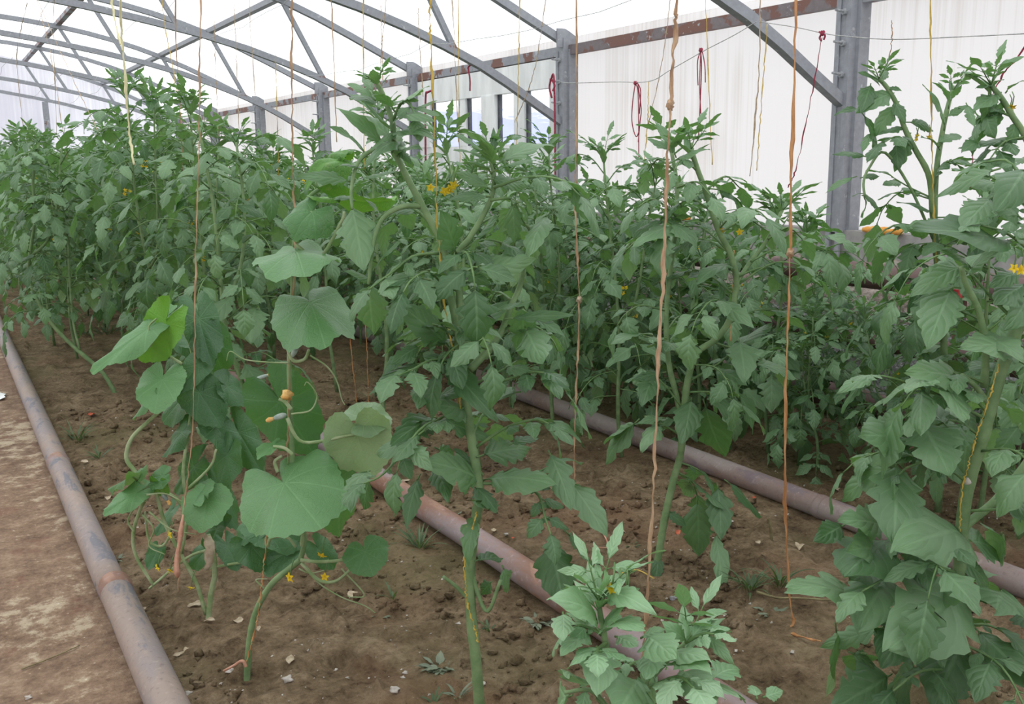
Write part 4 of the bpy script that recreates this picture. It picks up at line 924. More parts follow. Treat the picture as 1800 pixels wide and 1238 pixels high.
# --- large tomato at the right edge
HR = 1.48; bR = ground_at(1660, 1330)
tR = thing('tomato_plant', 'broad leaved tomato plant with thick forked stem filling the right edge', 'tomato plant', bR)
rR = R(41)
cvR = hero_stems(tR, bR, HR, [
    ([(1660, 1330), (1672, 1180), (1684, 1050), (1690, 940), (1700, 860), (1722, 785), (1742, 715), (1760, 650), (1785, 585), (1815, 500), (1830, 400)], 14, 11),
    ([(1692, 930), (1712, 912), (1745, 885), (1785, 840), (1830, 780)], 9, 8, .05), ([(1742, 715), (1715, 680), (1690, 660)], 6, 5, -.02), ([(1730, 680), (1732, 610), (1720, 545), (1698, 500), (1690, 470)], 8, 5, -.05)])
LR = [
    (c_, [(1742, 730), (1700, 690), (1660, 668), (1640, 665)], 80, {'pairs': 1, 'tint': .8, 'mid': False}), (s_, [(1690, 668), (1600, 655)], .42, {'tint': .9}), (s_, [(1640, 655), (1698, 735)], .75, {'tint': .9, 'dd': -.1, 'nf': .9}), (s_, [(1790, 615), (1695, 612)], .42, {'tint': 1, 'dd': -.08}), (s_, [(1730, 590), (1800, 632)], .6, {'tint': .9, 'dd': -.08}),
    (s_, [(1640, 700), (1570, 722)], .55, {'mat': 'tomato_leaf_worn', 'tint': .9}), (c_, [(1740, 740), (1640, 690), (1580, 668), (1545, 660)], 60, {'pairs': 1, 'tint': .8, 'mid': False}), (s_, [(1540, 662), (1472, 690)], .42, {'droop': .9, 'tint': .9}), (s_, [(1525, 665), (1480, 725)], .4, {'tint': .1}),
    (c_, [(1728, 770), (1680, 740), (1640, 750)], 88, {'pairs': 1, 'tint': .6}), (s_, [(1620, 745), (1668, 832)], .78, {'tint': .7, 'dd': -.1, 'nf': .9}), (s_, [(1590, 770), (1515, 765)], .72, {'tint': .7, 'dd': -.05}), (s_, [(1660, 745), (1612, 700)], .5), (s_, [(1600, 800), (1545, 800)], .5, {'tint': .5}),
    (c_, [(1702, 850), (1650, 812), (1600, 820), (1580, 835)], 80, {'pairs': 1, 'mid': False}), (s_, [(1575, 820), (1568, 952)], .62, {'dd': -.1, 'tint': .5, 'nf': .9}), (s_, [(1560, 822), (1480, 880)], .40, {'tint': .7}), (s_, [(1620, 810), (1605, 880)], .5, {'tint': .4}), (s_, [(1640, 800), (1692, 835)], .5, {'tint': .4}),
    (c_, [(1692, 935), (1640, 925), (1600, 935), (1575, 950)], 70, {'pairs': 1}), (s_, [(1550, 925), (1475, 912)], .50, {'tint': .8, 'dd': -.06}), (s_, [(1480, 925), (1435, 952)], .62, {'tint': .1}), (s_, [(1690, 940), (1578, 968)], .50, {'tint': .8, 'dd': -.14, 'droop': .9}), (s_, [(1540, 965), (1492, 970)], .62, {'tint': .8}),
    (s_, [(1560, 950), (1485, 1010)], .8, {'tint': .3}), (s_, [(1610, 960), (1620, 1032)], .85, {'tint': .35, 'dd': -.05}), (s_, [(1700, 950), (1755, 975)], .7, {'tint': .6}), (s_, [(1760, 940), (1745, 975)], .8, {'tint': .6}), (s_, [(1690, 985), (1735, 1030)], .7, {'tint': .5}),
    (c_, [(1688, 1010), (1620, 990), (1560, 1015), (1515, 1040)], 62, {'pairs': 1, 'mid': False}), (s_, [(1512, 1050), (1386, 1032)], .52, {'mat': 'tomato_leaf_worn', 'dd': -.08, 'droop': .5}), (s_, [(1540, 1010), (1495, 1020)], .7, {'tint': .8}), (s_, [(1560, 1015), (1510, 1105)], .62, {'tint': .8, 'dd': -.12, 'nf': .9}),
    (s_, [(1690, 1035), (1572, 1140)], .62, {'tint': .85, 'dd': -.16, 'droop': .5}), (s_, [(1640, 1045), (1690, 1045)], .7, {'tint': .7}), (s_, [(1760, 1040), (1752, 1075)], .9, {'tint': .7}), (s_, [(1700, 1035), (1735, 1060)], .7),
    (c_, [(1684, 1070), (1640, 1090), (1600, 1100)], 90, {'pairs': 2, 'tint': .3}), (s_, [(1600, 1090), (1550, 1170)], .8, {'tint': .3}), (s_, [(1620, 1110), (1650, 1145)], .9, {'tint': .5}), (s_, [(1720, 1110), (1820, 1215)], .62, {'tint': .4, 'dd': -.1}), (c_, [(1680, 1100), (1740, 1100), (1790, 1130)], 90, {'pairs': 1, 'tint': .3}),
    (s_, [(1690, 1130), (1640, 1240)], .85, {'tint': .3, 'dd': -.05, 'nf': 1}), (s_, [(1545, 1105), (1448, 1145)], .36, {'mat': 'tomato_leaf_worn', 'twist': 1.0}), (s_, [(1470, 1110), (1458, 1215)], .34, {'mat': 'tomato_leaf_worn', 'twist': .8}), (s_, [(1520, 1150), (1500, 1190)], .5, {'tint': .2}), (s_, [(1560, 1190), (1465, 1245)], .6, {'tint': .4, 'dd': -.08}), (s_, [(1610, 1180), (1560, 1240)], .8, {'tint': .3}),
    (s_, [(1640, 1190), (1690, 1260)], .8, {'tint': .3}), (s_, [(1500, 1150), (1545, 1185)], .5), (s_, [(1790, 1080), (1830, 1120)], .6, {'tint': .2}), (c_, [(1690, 1180), (1620, 1180), (1570, 1215)], 80, {'pairs': 1, 'tint': .2}),
    # upper right
    (c_, [(1790, 570), (1740, 520), (1705, 480), (1680, 470)], 80, {'pairs': 2, 'tint': .7}), (s_, [(1688, 470), (1602, 522)], .46, {'droop': 1.0, 'tint': .75}), (s_, [(1680, 505), (1605, 510)], .42), (s_, [(1670, 510), (1632, 605)], .5, {'tint': .7}), (s_, [(1700, 480), (1755, 440)], .5, {'tint': .8}), (s_, [(1705, 470), (1660, 440)], .4),
    (s_, [(1770, 425), (1612, 404)], .40, {'tint': .05, 'dd': -.12, 'droop': .2, 'lobe': .1}), (c_, [(1822, 450), (1770, 410), (1720, 395)], 80, {'pairs': 1}), (s_, [(1790, 480), (1740, 505)], .6), (s_, [(1800, 500), (1752, 535)], .6, {'tint': .3}), (s_, [(1810, 520), (1770, 580)], .6),
    (s_, [(1800, 640), (1850, 690)], .6), (s_, [(1760, 660), (1700, 640)], .6), (c_, [(1825, 420), (1790, 340), (1740, 310)], 80, {'pairs': 2, 'tint': .5}), (c_, [(1830, 400), (1780, 290), (1730, 285)], 76, {'pairs': 1, 'tint': .6}), (s_, [(1745, 300), (1650, 345)], .40, {'tint': .6}),
    (s_, [(1740, 350), (1690, 400)], .5), (s_, [(1790, 380), (1720, 350)], .5, {'tint': .6}), (s_, [(1800, 300), (1760, 370)], .5), (s_, [(1760, 520), (1820, 545)], .6, {'tint': .3}), (s_, [(1790, 750), (1750, 800)], .6, {'tint': .2}), (s_, [(1770, 860), (1800, 910)], .7, {'tint': .2}),
]
hero_leaves(tR, bR, HR, LR, rR, wscale=1.05); hero_auto(tR, bR, [cvR[0]], 9, 0.095, rR, .12, .8, ln=.20)
hero_flowers(tR, bR, HR-.05, [(1782, 472), (1795, 475)], rR, 0.011)

# --- tomato behind it with the leaning thick stem
HC = 2.24; bC = ground_at(1152, 1005)
tC = thing('tomato_plant', 'tomato plant with crooked thick stem between the two bed pipes, right of centre', 'tomato plant', bC)
rC = R(51)
cvC = hero_stems(tC, bC, HC, [
    ([(1152, 1005), (1162, 950), (1172, 895), (1185, 840), (1197, 795), (1201, 735), (1210, 665), (1226, 620), (1254, 600), (1280, 568), (1292, 520), (1294, 487), (1283, 444), (1265, 410), (1251, 371), (1240, 335), (1225, 295), (1215, 262)], 8, 5),
    ([(1200, 760), (1190, 700), (1176, 640), (1171, 560), (1178, 480), (1188, 400), (1190, 330), (1180, 262)], 6, 4, .12), ([(1292, 500), (1320, 460), (1350, 420), (1375, 370)], 5, 3.5, .1)])
LC = [
    (c_, [(1190, 830), (1215, 845), (1225, 870)], 78, {'pairs': 1, 'hang': .3}), (s_, [(1226, 885), (1228, 972)], .60, {'nf': .9}), (s_, [(1262, 858), (1266, 945)], .56, {'nf': .9, 'tint': .4}), (s_, [(1258, 940), (1272, 1052)], .34, {'mat': 'tomato_leaf_worn', 'fold': .5}), (c_, [(1190, 812), (1225, 825), (1255, 850)], 60, {'pairs': 1}), (s_, [(1282, 850), (1336, 908)], .34, {'tint': .2}),
    (c_, [(1196, 765), (1160, 745), (1130, 745)], 70, {'pairs': 1}), (s_, [(1115, 745), (1064, 812)], .44, {'tint': .6}), (s_, [(1165, 735), (1122, 745)], .5), (s_, [(1215, 705), (1202, 778)], .62, {'tint': .5, 'dd': -.08}), (s_, [(1240, 715), (1270, 800)], .5, {'tint': .25}), (s_, [(1180, 700), (1150, 740)], .6),
    (c_, [(1203, 720), (1160, 668), (1140, 660)], 60, {'pairs': 1}), (s_, [(1165, 655), (1115, 668)], .5), (s_, [(1148, 662), (1128, 712)], .6), (c_, [(1208, 690), (1255, 690), (1290, 705)], 70, {'pairs': 1}), (s_, [(1298, 690), (1325, 760)], .45, {'tint': .3}),
    (c_, [(1212, 670), (1262, 640), (1295, 610)], 70, {'pairs': 1}), (s_, [(1300, 600), (1310, 668)], .64, {'dd': -.1, 'tint': .6}), (s_, [(1290, 640), (1255, 720)], .55, {'tint': .4}), (s_, [(1330, 640), (1400, 665)], .45, {'tint': .6}), (c_, [(1254, 602), (1310, 620), (1350, 640)], 60, {'pairs': 1}),
    (c_, [(1226, 622), (1180, 602), (1130, 590)], 62, {'pairs': 2}), (c_, [(1275, 572), (1330, 545), (1370, 550)], 62, {'pairs': 2}), (s_, [(1260, 530), (1320, 575)], .42, {'dd': -.1}), (c_, [(1292, 520), (1240, 480), (1190, 470)], 62, {'pairs': 2}), (c_, [(1294, 487), (1345, 470), (1390, 490)], 58, {'pairs': 2}), (s_, [(1290, 470), (1225, 495)], .40, {'dd': -.1, 'droop': .9}),
    (c_, [(1283, 444), (1235, 420), (1200, 430)], 56, {'pairs': 2}), (c_, [(1265, 410), (1310, 385), (1340, 400)], 56, {'pairs': 2}), (c_, [(1251, 371), (1212, 350), (1180, 372)], 55, {'pairs': 2}), (c_, [(1240, 335), (1275, 310), (1300, 330)], 52, {'pairs': 2}), (c_, [(1225, 300), (1200, 280), (1185, 300)], 44, {'pairs': 1}),
    (c_, [(1189, 380), (1150, 350), (1120, 365)], 60, {'pairs': 2}), (c_, [(1190, 330), (1225, 320), (1250, 345)], 52, {'pairs': 1}), (c_, [(1185, 300), (1158, 280), (1140, 300)], 50, {'pairs': 2}), (c_, [(1180, 440), (1130, 420), (1100, 440)], 60, {'pairs': 2}), (s_, [(1195, 400), (1118, 432)], .42, {'dd': -.1, 'droop': .8}),
    (s_, [(1186, 270), (1152, 215)], .34), (s_, [(1180, 262), (1205, 232)], .36), (s_, [(1178, 265), (1140, 245)], .40), (s_, [(1190, 280), (1245, 262)], .4), (s_, [(1158, 975), (1150, 1035)], .4, {'tint': .2}), (s_, [(1172, 900), (1205, 925)], .5, {'tint': .2}),
    (c_, [(1350, 420), (1385, 400), (1410, 420)], 50, {'pairs': 2}), (c_, [(1320, 460), (1360, 440), (1390, 450)], 55, {'pairs': 2}),
]
hero_leaves(tC, bC, HC, LC, rC, n=10); hero_auto(tC, bC, [cvC[0], cvC[1]], 6, 0.085, rC, .38, .85, ln=.17)
hero_crown(tC, bC, cvC[1][-1], A3(0, 0, 1), rC, 0.06, 6); hero_crown(tC, bC, cvC[0][-1], A3(0, 0, 1), rC, 0.055, 6); hero_crown(tC, bC, cvC[2][-1], A3(0, 0, 1), rC, 0.055, 6)
hero_flowers(tC, bC, HC, [(1268, 405), (1300, 408), (1265, 400)], rC, 0.013)

# --- young tomato at the bottom of the picture
HD = 1.2; bD = at_h(1090, 1490, HD); bD[2] = gz(bD[0], bD[1])
tD = thing('tomato_plant', 'small pale green tomato plant at the bottom edge, tip below the thick brown twine', 'tomato plant', bD)
rD = R(61)
cvD = hero_stems(tD, bD, HD, [([(1090, 1490), (1086, 1350), (1078, 1230), (1066, 1140), (1056, 1085), (1052, 1055)], 9, 5), ([(1084, 1300), (1130, 1215), (1175, 1160), (1210, 1125)], 6, 4, .03), ([(1080, 1260), (1040, 1215), (992, 1218)], 5, 4, 0)])
LD = [(s_, [(1055, 1060), (1010, 1022)], .36), (s_, [(1050, 1050), (1028, 1008)], .36), (s_, [(1055, 1045), (1062, 1006)], .36), (s_, [(1062, 1050), (1098, 1015)], .36), (s_, [(1066, 1060), (1120, 1035)], .36), (s_, [(1070, 1045), (1148, 1078)], .30, {'dd': -.1, 'droop': 1.0}),
      (s_, [(1048, 1090), (968, 1048)], .40, {'dd': -.08, 'droop': .8}), (s_, [(1040, 1075), (990, 1050)], .42), (s_, [(1050, 1105), (1005, 1070)], .42), (s_, [(1058, 1105), (1105, 1060)], .5), (s_, [(1060, 1110), (1130, 1102)], .42, {'dd': -.1}), (s_, [(1075, 1085), (1110, 1110)], .5),
      (c_, [(1060, 1115), (1022, 1100), (998, 1110)], 55, {'pairs': 1}), (s_, [(990, 1080), (988, 1125)], .48), (s_, [(1035, 1115), (986, 1148)], .45), (c_, [(1066, 1130), (1052, 1140), (1050, 1150)], 62, {'pairs': 2, 'dd': -.08}), (s_, [(1050, 1140), (1054, 1218)], .55, {'dd': -.1, 'nf': 1.0}), (s_, [(1085, 1120), (1120, 1135)], .5),
      (c_, [(1075, 1190), (1115, 1165), (1145, 1160)], 58, {'pairs': 1}), (s_, [(1138, 1118), (1185, 1158)], .5, {'dd': -.1}), (s_, [(1130, 1120), (1170, 1105)], .5), (s_, [(1180, 1150), (1245, 1160)], .42, {'dd': -.08}), (s_, [(1185, 1165), (1245, 1180)], .4, {'dd': -.1}), (s_, [(1150, 1150), (1135, 1190)], .6),
      (s_, [(1210, 1125), (1200, 1090)], .45), (s_, [(1205, 1125), (1165, 1095)], .45), (s_, [(1215, 1122), (1250, 1085)], .5), (s_, [(1245, 1110), (1282, 1105)], .5), (s_, [(1240, 1115), (1288, 1170)], .34, {'droop': .9, 'mat': 'tomato_leaf_worn', 'tint': .9}), (c_, [(1205, 1130), (1235, 1115), (1255, 1115)], 40, {'pairs': 2}),
      (s_, [(1120, 1195), (1085, 1262)], .72, {'dd': -.1, 'tint': .2}), (c_, [(1130, 1215), (1190, 1190), (1220, 1210)], 70, {'pairs': 2, 'dd': -.1}), (s_, [(1200, 1180), (1252, 1240)], .6, {'dd': -.1}), (s_, [(1150, 1185), (1130, 1240)], .5), (s_, [(1255, 1190), (1300, 1180)], .5), (s_, [(1255, 1205), (1302, 1228)], .6), (s_, [(1330, 1225), (1322, 1205)], .5), (s_, [(1345, 1225), (1376, 1215)], .6),
      (s_, [(1030, 1215), (1018, 1262)], .6), (s_, [(1045, 1215), (1062, 1245)], .6), (s_, [(1000, 1225), (985, 1250)], .6), (s_, [(1100, 1165), (1100, 1190)], .7), (s_, [(1020, 1205), (1005, 1190)], .6)]
hero_leaves(tD, bD, HD, LD, rD, mats=('young_leaf', 'petiole'), wscale=1.05, spread=.07)
hero_crown(tD, bD, cvD[0][-1], A3(0, 0, 1), rD, 0.055, 8, ('young_leaf', 'petiole')); hero_crown(tD, bD, cvD[1][-1], A3(0.2, 0, 1), rD, 0.05, 6, ('young_leaf', 'petiole'))
hero_flowers(tD, bD, HD-.02, [(1075, 1035), (1085, 1045), (1100, 1050), (1098, 1042)], rD, 0.010)

# --- two tomatoes rising in front of the side wall at the right
HE = 2.6; bE = at_h(1665, 700, HE); bE[2] = gz(bE[0], bE[1]); bE = A3(bE[0], bE[1], bE[2])
tE = thing('tomato_plant', 'tall tomato plant with two bare forked stems in front of the nearest wall post', 'tomato plant', bE)
rE = R(71)
cvE = hero_stems(tE, bE, HE, [
    ([(1668, 820), (1660, 650), (1652, 520), (1645, 430), (1640, 380), (1633, 310), (1610, 265), (1590, 225), (1577, 185), (1560, 155), (1545, 138)], 7.5, 4), ([(1642, 395), (1646, 300), (1658, 225), (1668, 180), (1674, 160)], 6, 4, .05), ([(1640, 420), (1600, 330), (1555, 268), (1528, 295), (1518, 320), (1520, 345)], 3, 2.5, -.05)])
LE = [(s_, [(1548, 145), (1512, 128)], .36), (s_, [(1545, 140), (1525, 122)], .32), (s_, [(1552, 142), (1555, 120)], .36), (s_, [(1560, 155), (1585, 160)], .45), (s_, [(1566, 165), (1508, 195)], .5), (s_, [(1510, 192), (1468, 202)], .4, {'tint': .1}), (s_, [(1575, 185), (1532, 242)], .5), (s_, [(1530, 150), (1512, 195)], .5), (s_, [(1572, 178), (1590, 215)], .55), (s_, [(1600, 215), (1640, 228)], .4),
      (s_, [(1598, 240), (1575, 300)], .5), (s_, [(1590, 225), (1545, 235)], .4), (s_, [(1520, 205), (1540, 275)], .5, {'tint': .2}), (s_, [(1530, 235), (1515, 265)], .5), (c_, [(1610, 265), (1580, 240), (1555, 250)], 52, {'pairs': 2}), (s_, [(1575, 255), (1580, 298)], .6, {'tint': .3}), (s_, [(1518, 340), (1498, 345)], .7), (s_, [(1519, 345), (1545, 365)], .6), (s_, [(1520, 350), (1515, 382)], .7), (s_, [(1516, 312), (1545, 310)], .4), (s_, [(1500, 312), (1452, 338)], .34), (s_, [(1520, 275), (1466, 270)], .4, {'tint': .2}),
      (c_, [(1640, 330), (1655, 290), (1690, 280)], 55, {'pairs': 2}), (c_, [(1642, 350), (1600, 330), (1570, 312)], 46, {'pairs': 2}), (s_, [(1640, 375), (1578, 355)], .34, {'tint': .2}), (s_, [(1660, 220), (1625, 150)], .42), (s_, [(1668, 185), (1652, 145)], .36), (s_, [(1672, 175), (1690, 150)], .4), (s_, [(1665, 205), (1700, 185)], .4), (s_, [(1690, 190), (1722, 205)], .5), (s_, [(1700, 185), (1712, 222)], .6), (s_, [(1650, 260), (1620, 240)], .5, {'tint': .2}), (s_, [(1650, 250), (1690, 240)], .5),
      (c_, [(1648, 440), (1690, 420), (1720, 440)], 55, {'pairs': 2}), (c_, [(1650, 480), (1610, 460), (1580, 480)], 55, {'pairs': 2}), (c_, [(1655, 560), (1700, 550), (1730, 580)], 60, {'pairs': 2}), (c_, [(1655, 600), (1610, 580), (1580, 600)], 60, {'pairs': 2})]
hero_leaves(tE, bE, HE, LE, rE, n=10, spread=.06); hero_auto(tE, bE, [cvE[0]], 8, 0.10, rE, .1, .5, ln=.2)
hero_crown(tE, bE, cvE[0][-1], A3(-.3, 0, 1), rE, 0.05, 6); hero_crown(tE, bE, cvE[1][-1], A3(0, 0, 1), rE, 0.05, 6)
hero_flowers(tE, bE, HE, [(1612, 238), (1633, 240), (1610, 245)], rE, 0.012)
HG = 2.05; bG = at_h(1850, 900, HG); bG[2] = gz(bG[0], bG[1])
tG = thing('tomato_plant', 'tomato plant arching in from the right frame edge before the wall', 'tomato plant', bG)
rG = R(81)
cvG = hero_stems(tG, bG, HG, [([(1850, 1000), (1850, 700), (1845, 450), (1828, 310), (1802, 240), (1780, 205), (1762, 175), (1742, 150)], 8, 5)])
LG = [(s_, [(1745, 150), (1715, 155)], .5), (s_, [(1742, 148), (1728, 122)], .4), (s_, [(1748, 150), (1765, 140)], .4), (s_, [(1755, 165), (1712, 195)], .6), (s_, [(1738, 165), (1730, 222)], .6, {'tint': .3}), (s_, [(1760, 178), (1740, 232)], .6, {'tint': .3}), (s_, [(1770, 160), (1800, 142)], .4), (s_, [(1745, 185), (1715, 250)], .5, {'tint': .3}), (c_, [(1780, 205), (1745, 195), (1725, 215)], 56, {'pairs': 2, 'tint': .3}), (s_, [(1785, 215), (1770, 260)], .6),
      (c_, [(1802, 240), (1765, 250), (1740, 280)], 60, {'pairs': 2}), (s_, [(1790, 245), (1690, 258)], .4, {'tint': .4}), (c_, [(1828, 310), (1780, 330), (1740, 370)], 70, {'pairs': 2}), (c_, [(1845, 420), (1790, 420), (1740, 440)], 70, {'pairs': 2}), (c_, [(1848, 520), (1790, 540), (1740, 580)], 75, {'pairs': 2}), (c_, [(1850, 600), (1810, 640), (1790, 700)], 75, {'pairs': 2}), (s_, [(1815, 280), (1700, 290)], .35), (s_, [(1720, 250), (1690, 265)], .5)]
hero_leaves(tG, bG, HG, LG, rG, n=10, spread=.05); hero_crown(tG, bG, cvG[0][-1], A3(-.3, 0, 1), rG, 0.05, 7)
hero_flowers(tG, bG, HG, [(1775, 192), (1779, 187)], rG, 0.012)

# --- plants in the middle distance with their own shape
def mid_plant(label, h, base_px, stems, count, size, seed, ln=.2, lo=.25, up=0.0, leaves=(), extra=()):
    b0 = ground_at(*base_px); t = thing('tomato_plant', label, 'tomato plant', b0); rg = R(seed)
    cv = hero_stems(t, b0, h_of(b0) if h is None else h, stems)
    hero_auto(t, b0, cv[:len(cv)], count, size, rg, lo, .97, ln=ln, up=up)
    if leaves: hero_leaves(t, b0, h_of(b0) if h is None else h, leaves, rg, n=9)
    for C in cv: hero_crown(t, b0, C[-1], A3(0, 0, 1), rg, 0.06, 6)
    return t
mid_plant('tomato plant with bowed bare stem leaning towards the walkway, far left', None, (205, 690),
          [([(205, 690), (180, 655), (130, 610), (100, 580), (80, 552), (60, 515), (50, 480), (55, 430), (62, 380), (58, 320), (68, 250)], 4.5, 2.5), ([(55, 450), (85, 420), (100, 360), (105, 300), (110, 245)], 3, 2, .1), ([(140, 615), (128, 560), (122, 480), (118, 400), (100, 330)], 2.5, 2, .15)], 17, 0.085, 91, ln=.22, lo=.42)
mid_plant('tomato plant with dark stem standing behind the bushy cucumber', None, (463, 832),
          [([(463, 832), (455, 780), (447, 740), (432, 690), (415, 640), (400, 595), (392, 540), (386, 470), (380, 400), (368, 320), (352, 240)], 5.5, 3), ([(392, 540), (420, 480), (430, 400), (425, 320), (415, 250)], 4, 2.5, .1)], 16, 0.09, 92, ln=.23, lo=.25,
          leaves=[(s_, [(412, 520), (364, 576)], .55, {'dd': -.1, 'tint': .8}), (s_, [(450, 540), (440, 600)], .8, {'dd': -.1, 'tint': .9, 'nf': .9}), (s_, [(385, 745), (440, 802)], .7, {'dd': -.1, 'tint': .7}), (s_, [(470, 640), (500, 690)], .5, {'tint': .7}), (s_, [(432, 690), (475, 740)], .5, {'tint': .7}), (s_, [(430, 640), (460, 690)], .6, {'tint': .8})])
# ------------------------------------------------------------------ rows of tomato plants behind
VAR = {'full': [make_variant(100+i, 1.12+0.05*(i % 3), 25, 0.22, 0.096, 2) for i in range(5)],
       'mid': [make_variant(200+i, 1.00+0.05*(i % 3), 21, 0.20, 0.108, 2) for i in range(5)],
       'leggy': [make_variant(300+i, 1.02+0.04*i, 14, 0.52, 0.082, 1, fork=False) for i in range(3)],
       'short': [make_variant(400+i, 0.86+0.04*i, 20, 0.16, 0.115, 2) for i in range(3)]}
USED = set(); rg = R(7)
ROWS = {
    'a': (0.53, 'in the row beside the walkway edging pipe', 'tomatoes along the walkway pipe', 1),
    'b': (0.86, 'in the row left of the rusty bed pipe', 'tomatoes left of the rusty bed pipe', 3),
    'c': (1.45, 'in the row right of the rusty bed pipe', 'tomatoes right of the rusty bed pipe', 2),
    'd': (1.93, 'in the row left of the grey bed pipe', 'tomatoes left of the grey bed pipe', 0),
    'e': (2.42, 'in the row right of the grey bed pipe', 'tomatoes right of the grey bed pipe', 0),
    'f': (2.76, 'in the row next to the lowest heating pipe', 'tomatoes next to the heating pipes', 0)}
def row(key, ys, kinds, sc=(0.92, 1.1), jx=0.06):
    X, where, grp, n0 = ROWS[key]; placed = []
    for i, y in enumerate(ys):
        kind = kinds(y); lst = VAR[kind]; v = lst[rg.randint(len(lst))]
        if v.name in USED: o = copy_tree(v)
        else: o = v; USED.add(v.name)
        x = X+rg.uniform(-jx, jx); y = y+rg.uniform(-0.05, 0.05); s = rg.uniform(*sc)
        o.location = (x, y, gz(x, y)-0.012); o.rotation_euler = (rg.uniform(-.05, .05), rg.uniform(-.05, .05), rg.uniform(0, 6.28)); o.scale = (s, s, s)
        o['label'] = 'tomato plant %s, %s from the front' % (where, ordn(i+n0)); o['category'] = 'tomato plant'; o['group'] = grp
        placed.append((x, y, i+n0))
    return placed
def seq(y0, y1, st): 
    out = [y0]
    while out[-1] < y1: out.append(out[-1]+st*(1+0.018*(out[-1]-y0)))
    return out
PA = row('a', seq(5.5, 16.5, 0.50), lambda y: 'full', sc=(0.88, 1.0))
PB = row('b', seq(3.75, 6.5, 0.42), lambda y: 'full', sc=(0.98, 1.12))
ROWS['b'] = ROWS['b'][:3]+(3+len(PB),)
PB += row('b', seq(7.0, 16.5, 0.5), lambda y: 'full', sc=(0.84, 0.96))
PC = row('c', [2.75, 3.35, 3.95]+seq(4.9, 16.5, 0.45), lambda y: 'leggy' if y < 4.5 else 'mid')
PD = row('d', [2.55]+seq(2.95, 16.5, 0.40), lambda y: 'mid' if y > 3.5 else 'full', sc=(0.80, 0.93))
def more(key, n): ROWS[key] = ROWS[key][:3]+(ROWS[key][3]+n,)
PE = row('e', [1.5], lambda y: 'short', sc=(0.84, 0.98)); more('e', 1)
PE += row('e', [1.86, 2.1], lambda y: 'short', sc=(0.60, 0.66)); more('e', 2)
PE += row('e', [2.36, 2.64, 2.95]+seq(3.3, 16.5, 0.42), lambda y: 'short' if y < 3.6 else 'mid', sc=(0.84, 0.98))
PF = row('f', [1.65, 2.0, 2.3], lambda y: 'short', sc=(0.58, 0.64)); more('f', 3)
PF += row('f', [2.6, 2.85], lambda y: 'short', sc=(0.66, 0.76))
more('f', 2)
PF += row('f', seq(3.1, 16.5, 0.44), lambda y: 'short' if y < 4.6 else 'mid', sc=(0.80, 0.95))
for lst in VAR.values():
    for v in lst:
        if v.name not in USED:
            for ch in list(v.children): bpy.data.objects.remove(ch)
            bpy.data.objects.remove(v)

# ------------------------------------------------------------------ support cords along the rows and twines
def lowz(x):
    P = np.array([[p[0], p[2]] for p in lowp])[::-1]; return float(np.interp(x, P[:, 0], P[:, 1]))
def tube_obj(name, P, r, mat, label, cat, group=None, sides=5, flat=1.0, twist=0.0, parent=None):
    P = np.asarray(P); b = MB(); b.tube(P-P[0], r, sides, 0, flat, twist)
    o = b.build(name, mat); o.location = tuple(P[0]); tag(o, label, cat, group); return o
cords = {}
for k, (X, nm) in {'a': (0.53, 'above the row beside the walkway'), 'b': (0.86, 'above the row left of the rusty bed pipe'), 'c': (1.45, 'above the row right of the rusty bed pipe'), 'd': (1.93, 'above the row left of the grey bed pipe'), 'f': (2.76, 'above the row next to the heating pipes')}.items():
    z = lowz(X)-0.035; P = []
    for j in range(0, 7):
        y0, y1 = YT(j), YT(j+1)
        for i in range(8):
            t = i/8; P.append(A3(X+0.01*math.sin(j*3+i*2), y0+(y1-y0)*t, z-0.05*4*t*(1-t)+0.006*math.sin(i*2.3+j)))
    P.append(A3(X, YT(7), z)); cords[k] = np.array(P)
    tube_obj('support_cord', P, 0.0018, 'wire', 'thin grey support cord strung '+nm, 'cord', 'support cords', 5)
def cord_z(k, y): P = cords[k]; return float(np.interp(y, P[:, 1], P[:, 2]))
# the cord tied across in front of the side wall
cp = [(1820, 58), (1700, 64), (1568, 69), (1480, 63), (1446, 58), (1400, 48), (1335, 38)]
tube_obj('support_cord', catmull([at_x(p[0], p[1], 2.42) for p in cp], 40), 0.0016, 'wire', 'pale cord from the nearest truss bar running to the right frame edge', 'cord', 'support cords')
cp = [(1330, 38), (1290, 62), (1240, 88), (1180, 122), (1141, 143), (1080, 144), (1005, 146), (985, 144)]
tube_obj('support_cord', catmull([at_x(p[0], p[1], 2.42) for p in cp], 50), 0.0016, 'wire', 'pale sagging cord between the nearest truss bar and the window post', 'cord', 'support cords')

def twine(pts3, wpx, mat, label, group=None, flat=0.45, seed=0, n=90, wob=0.0015, tw=0.33, name='twine'):
    p0 = np.asarray(pts3[0])
    if h_of(p0) > 0 and abs(((p0-EYE)@CU)*-F_PX/((p0-EYE)@_fw)+619+60) < 3:      # runs on up to the nearest cord above the picture
        k = min(cords, key=lambda q: abs(cords[q][0][0]-p0[0])); x = cords[k][0][0]; zt = cord_z(k, p0[1])
        if p0[2] < zt: pts3 = [A3(x, p0[1], zt), p0*.5+A3(p0[0]*.3+x*.2, p0[1]*.5, zt*.5)]+list(pts3); n = int(n*1.3)
    P = catmull(pts3, n); rg2 = R(seed); P[1:-1] += rg2.uniform(-wob, wob, (n-2, 3))*np.array([1, 1, 0.2])
    k = np.array([pxsize(p) for p in P]); rr = wpx*0.36*np.median(k)*(1+0.22*np.sin(np.linspace(0, 23, n)+seed)+rg2.uniform(-.12, .12, n))
    return tube_obj(name, P, rr, mat, label, 'twine', group, 6, flat, tw)
def tie_knot(o, p, r, mat):
    b = MB(); b.blob(np.asarray(p)-np.array(o.location), r, R(3), 0, (1, 1, 1.2), .3); b.build('knot', mat, o)
